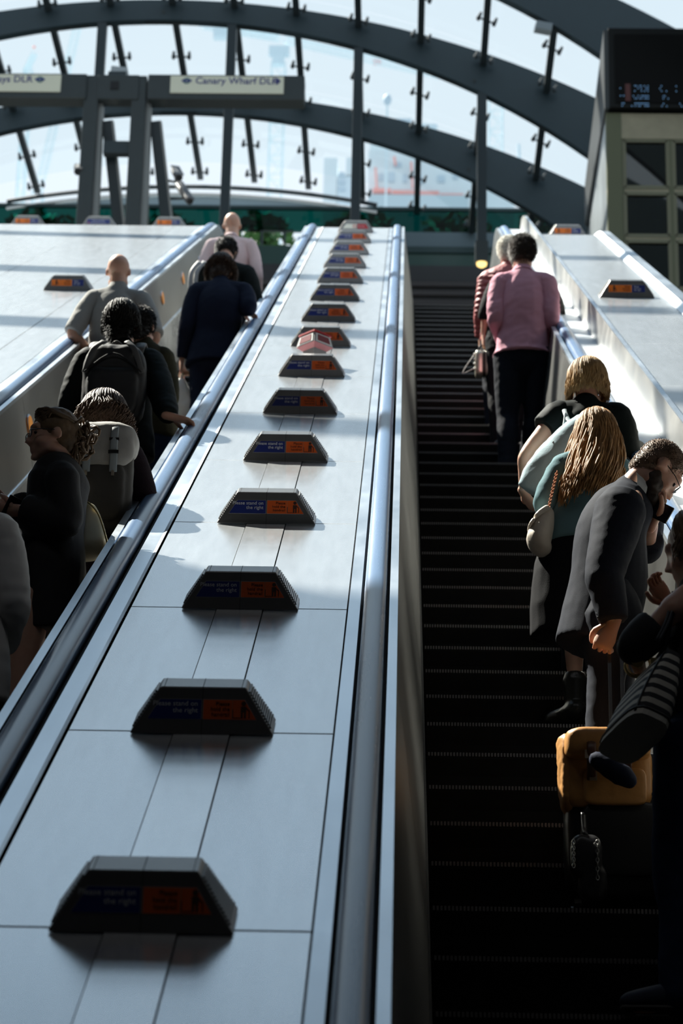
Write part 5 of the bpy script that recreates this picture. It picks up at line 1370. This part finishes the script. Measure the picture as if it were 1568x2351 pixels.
for S in 'LR':
    a, b_ = J['an' + S], J['kn' + S]; t = J.get('toe' + S, a + J['fwd'] * .15 - V((0, 0, .04))); mb = MB()
    limb(mb, [(a.lerp(b_, .32), .058), (a.lerp(b_, .15), .050), (a, .046)], n=14); limb(mb, [(a - J['fwd'] * .03 - V((0, 0, .03)), .045), (a.lerp(t, .5) - V((0, 0, .02)), .044), (t, .040, .035)], n=14)
    put('ankle_boot', fused(mb, .009, 2, .006, (20, 20, 24), 27), M_boot, r)
hair_strands(J, M_hginger, .40, 620, 28, .028, .045, .0068, front=.70, wave=.011, back=V((-.04, -.10, 0)))
finish(r)
cb = thing('shoulder_bag', 'pale beige flap bag on a copper chain at the side of the golden haired person', 'handbag', P(1240, 1215, -.10))
c = cb.location; M_fl = mat('leather_beige', (.56, .50, .43), .5, bump=.06, bscale=60)
mb = MB(); limb(mb, [(V((.030, 0, .07)), .035, .05), (V((.012, 0, .02)), .052, .08), (V((-.005, 0, -.05)), .058, .095), (V((.008, 0, -.085)), .045, .08)], flat=V((1, 0, 0)), n=18)
put('body', fused(mb, .008, 2, .005, (12, 12, 12), 29), M_fl, cb)
mb = MB(); limb(mb, [(V((.028, -.01, .085)), .02, .06), (V((-.012, -.01, .05)), .016, .085), (V((-.048, -.01, .0)), .010, .085)], flat=V((.6, 0, .8)), n=14); put('flap', fused(mb, .007, 2), M_fl, cb)
a, b_ = V((.035, -.02, .085)), P(1278, 1085, -.12) - c
for i in range(22):
    q = a.lerp(b_, i / 21); d = (b_ - a).normalized(); lk = MB(); lk.tube([q + d * .0095 * math.cos(t * PI / 4) + (V((0, 1, 0)) if i % 2 else V((1, 0, 0))) * .0055 * math.sin(t * PI / 4) for t in range(9)], .0018, 5, cap=False); lk.obj('chain_link', mat('copper_chain', (.55, .23, .12), .35, .8), cb)
# bearded man in charcoal suit, bent over a phone
J, Y = stand(3, .80, 1.74, yaw=-1.25); P = lambda px, py, dy=0.: at(px, py, Y + dy)
J['pel'] = P(1388, 1400, .02); J['waist'] = P(1380, 1325, .02); J['chest'] = P(1402, 1212, .02); J['neck'] = P(1452, 1122, .04); J['head'] = P(1512, 1080, .05)
J['hy'] = -1.30; J['hp'] = .92; J['shR'] = P(1424, 1172, -.17); J['shL'] = P(1468, 1165, .24); J['elR'] = P(1388, 1318, -.27); J['wrR'] = P(1408, 1426, -.28)
J['elL'] = P(1478, 1255, .24); J['wrL'] = P(1497, 1203, .06); J['hipR'] = P(1396, 1432, -.07); J['hipL'] = P(1412, 1432, .10); J['knR'] = P(1392, 1560, -.08); J['knL'] = P(1414, 1560, .10)
n3 = step_at(3); J['anR'] = V((.76, n3.y + .13, n3.z + .085)); J['anL'] = V((.82, n3.y + .30, n3.z + .085)); J['lat'] = V((math.sin(.32), -math.cos(.32), 0))
J['fwd'] = V((.95, .31, 0)); J['toeR'] = J['anR'] + V((.16, .04, -.045)); J['toeL'] = J['anL'] + V((.16, .04, -.045))
r = make_person('bearded person in a charcoal suit and spectacles bending over a phone', J, M_skin,
                {'R': dict(d=V((-.40, .1, -.9)), n=V((.25, 1, .0)), t=V((-.8, .2, .6)), curl=1.1), 'L': dict(d=V((.35, -.1, .8)), n=V((-.5, -.3, .5)), t=V((-.2, -1, .2)), curl=.6)}, eyes=True)
o = top(J, M_suit, 'suit_jacket', .022, dict(L=.75, R=1.), hem=.0, fold=.012, seed=30)
bpy.data.objects.remove(o)
mb = MB(); F_ = J['lat']
limb(mb, [(P(1356, 1490, .03), .135, .17), (P(1378, 1420, .03), .148, .165), (P(1398, 1330, .03), .150, .145), (P(1402, 1225, .04), .134, .155), (P(1432, 1160, .05), .116, .158), (P(1448, 1128, .05), .070, .072), (P(1455, 1117, .05), .062, .062)], flat=V((.95, .31, 0)), n=24, end=(False, True))
limb(mb, [(J['shR'] + V((-.01, .03, 0)), .078), (P(1438, 1150, .04), .085), (J['shL'] - V((0, .03, 0)), .078)], n=14)
me = fused(mb, .011, 3, .005, (6, 6, 7), 31); bm = bmesh.new(); bm.from_mesh(me)
for S, f in (('R', 1.), ('L', .8)):
    A = arm_pts(J, S, .021, f); A = [(q[0], q[1] + (.020 if i < 2 else .010), q[2] + (.020 if i < 2 else .010)) for i, q in enumerate(A)]
    sm = MB(); limb(sm, A, end=(True, False), n=18); t = fused(sm, .010, 3, .007, (9, 9, 12), 32); bm.from_mesh(t); bpy.data.meshes.remove(t)
bm.to_mesh(me); bm.free(); me.polygons.foreach_set('use_smooth', [True] * len(me.polygons))
put('suit_jacket', me, M_suit, r)
for i in range(4): MB().ball(J['wrR'] + (J['elR'] - J['wrR']) * (.06 + .07 * i) + V((-.052, -.012, 0)), .008, 10, 6).obj('cuff_button', M_shoeb, r)
trousers(J, M_suit, add=.016); shoes(J, M_shoeb); collar(J, mat('collar_white', (.78, .78, .76), .7), .060, .034)
hair_cap(J, mat('hair_cropped', (.15, .09, .055), .6, var=.3, vscale=60), .0012, nape=.01, fine=.0006, name='cropped_hair', fz=.006, nf=3000)
mb = MB(); T = J['T']; R_ = J['R']
for x, y, z, q in ((0, .072, -.108, (.046, .040, .038)), (.044, .036, -.074, (.024, .042, .038)), (-.044, .036, -.074, (.024, .042, .038)), (0, .082, -.086, (.03, .018, .014)), (.060, .020, -.066, (.014, .030, .030)), (-.060, .020, -.066, (.014, .030, .030)), (.056, .034, -.082, (.018, .030, .026)), (-.056, .034, -.082, (.018, .030, .026)), (.060, .012, -.058, (.010, .020, .030)), (-.060, .012, -.058, (.010, .020, .030))): mb.ball(T(x, y, z), q, 16, 10, R_)
put('beard', fused(mb, .006, 2, 0, seed=5, fine=.004), mat('hair_beard', (.030, .018, .012), .6, var=.3, vscale=60), r); spectacles(J, MATS['spectacle_frame'])
finish(r)
ph = thing('mobile_phone', 'black mobile phone at the mouth of the bearded person', 'phone', P(1504, 1168, .03))
bevel(MB().box((0, 0, 0), (.07, .012, .14), Euler((0, -1.0, -.4)).to_matrix()).obj('case', M_shoeb, ph), .004); MB().box((0, -.0066, 0), (.062, .001, .125), Euler((0, -1.0, -.4)).to_matrix()).obj('screen', mat('phone_screen', (.02, .02, .03), .1), ph)
# person at the right edge with the striped tote
J, Y = stand(0, .93, 1.62, dy=.10, yaw=1.45); P = lambda px, py, dy=0.: at(px, py, Y + dy)
J['head'] = P(1592, 1262, .0); J['hy'] = 1.15; J['hp'] = .30; J['neck'] = P(1602, 1340, 0); J['shL'] = P(1545, 1400, -.12); J['shR'] = P(1630, 1395, .17); J['chest'] = P(1608, 1470); J['waist'] = P(1606, 1590); J['pel'] = P(1600, 1690)
J['elL'] = P(1456, 1486, -.10); J['wrL'] = P(1472, 1552, .10); J['elR'] = P(1560, 1500, .22); J['wrR'] = P(1540, 1392, .17)
J['hipL'] = P(1572, 1730, -.10); J['hipR'] = P(1600, 1730, .10); J['knL'] = P(1548, 2010, -.10); J['knR'] = P(1590, 2010, .10)
n0 = step_at(0); J['anL'] = P(1560, 2268, -.10); J['anL'].z = n0.z + .085; J['anR'] = J['anL'] + V((.06, .2, 0)); J['fwd'] = V((-1, .06, 0)); J['lat'] = V((-.06, -1, 0)).normalized() * -1
J['toeL'] = J['anL'] + V((-.155, .0, -.045)); J['toeR'] = J['anR'] + V((-.155, .0, -.045))
r = make_person('person in dark jeans and a cold shoulder black top at the right picture edge', J, M_skin,
                {'L': dict(d=V((.6, .6, -.5)), n=V((.5, -.3, .4)), curl=.6), 'R': dict(d=V((-.55, -.2, .75)), n=V((0, -1, .3)), t=V((-1, 0, .3)), curl=.55, spread=.75)}, True)
M_topb = mat('top_black', (.009, .009, .012), .75)
mb = MB(); limb(mb, [(P(1602, 1730), .165, .135), (P(1604, 1640), .15, .12), (P(1606, 1560), .14, .11), (P(1606, 1460), .155, .115), (P(1604, 1390), .12, .085), (P(1603, 1352), .07, .065)], flat=J['lat'], n=20)
for S in 'LR':
    a, b_, c_ = J['sh' + S], J['el' + S], J['wr' + S]; limb(mb, [(a.lerp(b_, .42), .064), (a.lerp(b_, .7), .066), (b_, .060)], end=(False, True))
put('cold_shoulder_top', fused(mb, .011, 3, .010, (7, 7, 7), 33), M_topb, r)
for px in (1545, 1552): strap([P(px, 1360, -.10), P(px - 14, 1420, -.17), P(px - 38, 1470, -.2)], .006, .004, mat('strap_slate', (.05, .06, .07), .6), 'top_strap', r)
trousers(J, M_jeansd, 'jeans', add=.016, fold=.010, seed=34)
shoes(J, mat('canvas_navy', (.016, .022, .045), .8), 'canvas_shoe')
hair_strands(J, M_hdblond, .075, 360, 35, .022, .012, .006, front=.62, wave=.008)
wt = MB(); d = (J['wrL'] - J['elL']).normalized(); c = J['elL'].lerp(J['wrL'], .62)
x = d.orthogonal().normalized(); y = d.cross(x)
wt.tube([c + x * .040 * math.cos(a) + y * .040 * math.sin(a) for a in [2 * PI * i / 20 for i in range(21)]], .008, 6, cap=False); o = put('watch_strap', wt, MATS['zip_gold'], r)
wf = MB().tube([P(1464, 1520, -.10), P(1464, 1520, -.115)], [.020, .019], 8); wf.obj('watch_case', MATS['zip_gold'], r)
finish(r)
# small stitched mark on the shoe side
# striped tote
V0 = P(1459, 1622, -.42)
E1 = P(1363, 1716, -.21) - V0; E2 = P(1548, 1664, -.35) - V0; E3 = P(1513, 1470, -.27) - V0
tb = thing('striped_tote', 'cream and black striped tote bag slung at the right picture edge', 'tote bag', V0)
tx = bpy.data.materials.new('tote_stripes'); tx.use_nodes = True; nt = tx.node_tree; bs = nt.nodes['Principled BSDF']; bs.inputs['Roughness'].default_value = .75
tc = nt.nodes.new('ShaderNodeUVMap'); sx = nt.nodes.new('ShaderNodeSeparateXYZ'); nt.links.new(tc.outputs[0], sx.inputs[0])
m1 = nt.nodes.new('ShaderNodeMath'); m1.operation = 'MULTIPLY'; m1.inputs[1].default_value = 7.0; nt.links.new(sx.outputs['Y'], m1.inputs[0])
m2 = nt.nodes.new('ShaderNodeMath'); m2.operation = 'FRACT'; nt.links.new(m1.outputs[0], m2.inputs[0])
m3_ = nt.nodes.new('ShaderNodeMath'); m3_.operation = 'GREATER_THAN'; m3_.inputs[1].default_value = .52; nt.links.new(m2.outputs[0], m3_.inputs[0])
mx = nt.nodes.new('ShaderNodeMix'); mx.data_type = 'RGBA'; mx.inputs[6].default_value = (.60, .57, .50, 1); mx.inputs[7].default_value = (.022, .024, .030, 1); nt.links.new(m3_.outputs[0], mx.inputs[0]); nt.links.new(mx.outputs[2], bs.inputs['Base Color'])
M_cr = mat('tote_cream', (.60, .57, .50), .75)
# grid over a box whose sides bulge; height runs along E3
nU, nV = 28, 16; vs = []; uv = []; fs = []
def ring_pt(f):
    """around the base: V0 -> E1 -> E1+E2 -> E2 with rounded corners"""
    e = 4.0; a = 2 * PI * f - PI * .75
    cx, sy = math.cos(a), math.sin(a); r_ = (abs(cx) ** e + abs(sy) ** e) ** (-1 / e)
    return (.5 + .5 * r_ * cx, .5 + .5 * r_ * sy)
for j in range(nV + 1):
    h = j / nV
    for i in range(nU):
        u, w = ring_pt(i / nU); k = 1 - .10 * h + .05 * math.sin(h * PI)
        u = .5 + (u - .5) * k; w = .5 + (w - .5) * (k - .45 * h * h)
        vs.append(E1 * u + E2 * w + E3 * h)
for j in range(nV):
    for i in range(nU): fs.append((j * nU + i, j * nU + (i + 1) % nU, (j + 1) * nU + (i + 1) % nU, (j + 1) * nU + i))
fs.append(tuple(nV * nU + i for i in range(nU)))
me = bpy.data.meshes.new('tote'); me.from_pydata([tuple(v) for v in vs], [], fs); me.materials.append(tx)
ul = me.uv_layers.new(name='UVMap')
for lp in me.loops: ul.data[lp.index].uv = ((lp.vertex_index % nU) / nU, (lp.vertex_index // nU) / nV)
me.polygons.foreach_set('use_smooth', [True] * len(me.polygons)); link('striped_body', me, tb)
bt = MB(); lowr = [E1 * (.5 + (ring_pt(i / nU)[0] - .5) * 1.02) + E2 * (.5 + (ring_pt(i / nU)[1] - .5) * 1.02) for i in range(nU)]
upn = E3.normalized(); bt.prism([q - upn * .012 for q in lowr], upn * .026); bt.obj('base_panel', M_cr, tb)
mb = MB().tube([q + upn * .016 for q in lowr] + [lowr[0] + upn * .016, ], .0045, 6, cap=False); put('piping', mb, M_shoeb, tb)
for f in (.0, .5):
    u, w = ring_pt(f); mb = MB()
    mb.tube([E1 * (.5 + (ring_pt(f)[0] - .5) * (1.01 - .10 * h + .05 * math.sin(h * PI))) + E2 * (.5 + (ring_pt(f)[1] - .5) * (1.01 - .10 * h + .05 * math.sin(h * PI) - .45 * h * h)) + E3 * h for h in [j / 10 for j in range(11)]], .0045, 6); put('edge_piping', mb, M_shoeb, tb)
strap([E1 * .5 + E2 * .35 + E3 * 1.0, E1 * .35 + E2 * .4 + E3 * 1.25, P(1540, 1420, -.16) - V0, P(1560, 1370, -.12) - V0], .010, .005, M_shoeb, 'strap', tb)
MB().box(E1 * .45 + E2 * .35 + E3 * 1.03, (.02, .012, .035)).obj('strap_buckle', MATS['zip_gold'], tb)
# suitcase with its handle, tan satchel on top, black chain bag
n2 = step_at(2); ys = n2.y + .21
sc = thing('trolley_suitcase', 'black trolley suitcase with raised handle under the tan satchel', 'suitcase', (.78, ys, n2.z + .002))
M_case = mat('case_black', (.010, .010, .011), .45)
mb = MB(); sball(mb, (0, 0, .32), (.20, .11, .26), .35); put('body', mb, M_case, sc)
for dx in (-.16, .16):
    for dy in (-.08, .08): MB().tube([(dx - .012, dy, .03), (dx + .012, dy, .03)], .030, 12).obj('wheel', M_shoeb, sc)
fist = at(1412, 1464, step_at(3).y + .22 - .22) - sc.location
for dx in (-.022, .022): MB().bar((dx, .06, .55), (fist.x + dx, fist.y, fist.z), .012, .010).obj('handle_rod', mat('rod_dark', (.10, .11, .12), .3, .8), sc)
MB().bar((fist.x - .05, fist.y, fist.z), (fist.x + .05, fist.y, fist.z), .022, .022).obj('grip', M_shoeb, sc)
MB().tube([(-.15, -.112, .42), (.15, -.112, .42)], .006, 6).obj('zip', mat('zip_dark', (.08, .08, .08), .4, .6), sc)
mb = MB(); sball(mb, (0, -.115, .26), (.15, .02, .13), .4); put('front_pocket', mb, M_case, sc)
Yt = ys - .05; P = lambda px, py, dy=0.: at(px, py, Yt + dy)
cen = P(1388, 1775); M_tan = mat('leather_tan', (.52, .25, .075), .42, var=.18, vscale=10, bump=.15, bscale=30)
sa = thing('leather_satchel', 'tan leather satchel with rolled flap resting on the black suitcase', 'satchel', cen); q = lambda px, py, dy=0.: P(px, py, dy) - cen
mb = MB(); sball(mb, q(1392, 1790), (.158, .088, .115), .35); put('body', fused(mb, .009, 2, .006, (14, 14, 14), 40), M_tan, sa)
mb = MB(); sball(mb, q(1300, 1775, -.01), (.022, .070, .135), .5); limb(mb, [(q(1290, 1705), .02, .06), (q(1297, 1745), .028, .075), (q(1299, 1820), .026, .075), (q(1306, 1860), .02, .06)], flat=V((1, 0, 0)), n=14); put('side_gusset', fused(mb, .008, 2, .010, (20, 20, 26), 41), M_tan, sa)
mb = MB(); sball(mb, q(1394, 1713, -.075), (.150, .088, .054), .4); put('flap', fused(mb, .009, 2, .006, (12, 12, 12), 42), M_tan, sa)
for px in (1358, 1440):
    strap([q(px, 1682, -.09), q(px, 1708, -.168), q(px, 1748, -.165), q(px, 1790, -.108)], .016, .004, mat('leather_brown', (.10, .04, .022), .4), 'strap', sa, flat=V((1, 0, 0)))
    o = MB().box(q(px - 8, 1731, -.172), (.022, .006, .030)).obj('buckle', mat('buckle_metal', (.6, .5, .36), .35, .8), sa); MB().box(q(px + 4, 1782, -.116), (.026, .010, .030)).obj('clasp', MATS['buckle_metal'], sa)
for px in (1312, 1376): MB().tube([q(px - 5, 1682, -.03), q(px, 1676, -.03), q(px + 5, 1682, -.03)], .004, 6).obj('ring', MATS['buckle_metal'], sa)
pk = MB(); sball(pk, q(1412, 1806, -.085), (.110, .016, .066), .35); put('front_pocket', pk, M_tan, sa)
nj = thing('navy_jacket', 'rolled navy jacket hanging below the striped tote', 'jacket', P(1410, 1765, -.20)); c = nj.location
mb = MB(); limb(mb, [(P(1368, 1742, -.22) - c, .025, .03), (P(1395, 1758, -.23) - c, .034, .04), (P(1428, 1780, -.23) - c, .036, .04), (P(1446, 1794, -.22) - c, .025, .03)], n=16); put('roll', fused(mb, .009, 2, .010, (14, 14, 14), 43), M_navy, nj)
kb = thing('chain_handbag', 'black soft handbag with a chain hanging at the front of the suitcase', 'handbag', P(1345, 1960, -.16)); c = kb.location
mb = MB(); sball(mb, V((0, 0, -.01)), (.055, .04, .075), .6); sball(mb, V((.02, 0, -.10)), (.05, .035, .06), .6); put('body', fused(mb, .008, 2, .010, (16, 16, 16), 44), mat('leather_soft_black', (.022, .022, .024), .32), kb)
strap([P(1340, 1868, -.12) - c, P(1342, 1905, -.14) - c, V((0, -.02, .06))], .014, .006, MATS['leather_soft_black'], 'hanging_strap', kb)
for k_, (ax_, az0, az1) in enumerate(((-.045, .03, -.05), (.035, .03, -.09))):
    for i in range(9):
        qz = az0 + (az1 - az0) * i / 8; lk = MB(); lk.tube([V((ax_, -.045, qz)) + V((0, 0, 1)) * .0085 * math.cos(t * PI / 4) + (V((0, 1, 0)) if i % 2 else V((1, 0, 0))) * .005 * math.sin(t * PI / 4) for t in range(9)], .0017, 5, cap=False); lk.obj('chain_link', mat('chain_steel', (.5, .5, .48), .3, .9), kb)
# ------------------------------------------------------------------ light
wd = bpy.data.worlds.new('world'); scene.world = wd; wd.use_nodes = True
bg = wd.node_tree.nodes['Background']
wt_ = wd.node_tree; tc_ = wt_.nodes.new('ShaderNodeTexCoord'); sp_ = wt_.nodes.new('ShaderNodeSeparateXYZ'); rp_ = wt_.nodes.new('ShaderNodeValToRGB')
wt_.links.new(tc_.outputs['Generated'], sp_.inputs[0]); wt_.links.new(sp_.outputs['Z'], rp_.inputs[0]); wt_.links.new(rp_.outputs[0], bg.inputs[0])
rp_.color_ramp.elements[0].position = .50; rp_.color_ramp.elements[0].color = (.80, .905, .985, 1)      # bright haze low down
rp_.color_ramp.elements[1].position = .92; rp_.color_ramp.elements[1].color = (.36, .54, .74, 1)        # bluer overhead
bg.inputs[1].default_value = 1.08
sl = bpy.data.lights.new('sun', 'SUN'); so = bpy.data.objects.new('sun', sl); COL.objects.link(so)
sd = Vector((-.477, .38, .79)).normalized()
so.rotation_euler = sd.to_track_quat('Z', 'Y').to_euler()
sl.energy = 16.0; sl.angle = math.radians(.55); sl.color = (1, .93, .82)
scene.view_settings.view_transform = 'Standard'; scene.view_settings.look = 'None'
scene.view_settings.exposure = 0.0; scene.view_settings.gamma = 1.0
scene.view_settings.use_curve_mapping = False
scene.cycles.max_bounces = 6; scene.cycles.transparent_max_bounces = 24
scene.cycles.use_denoising = True
scene.cycles.sample_clamp_indirect = 6
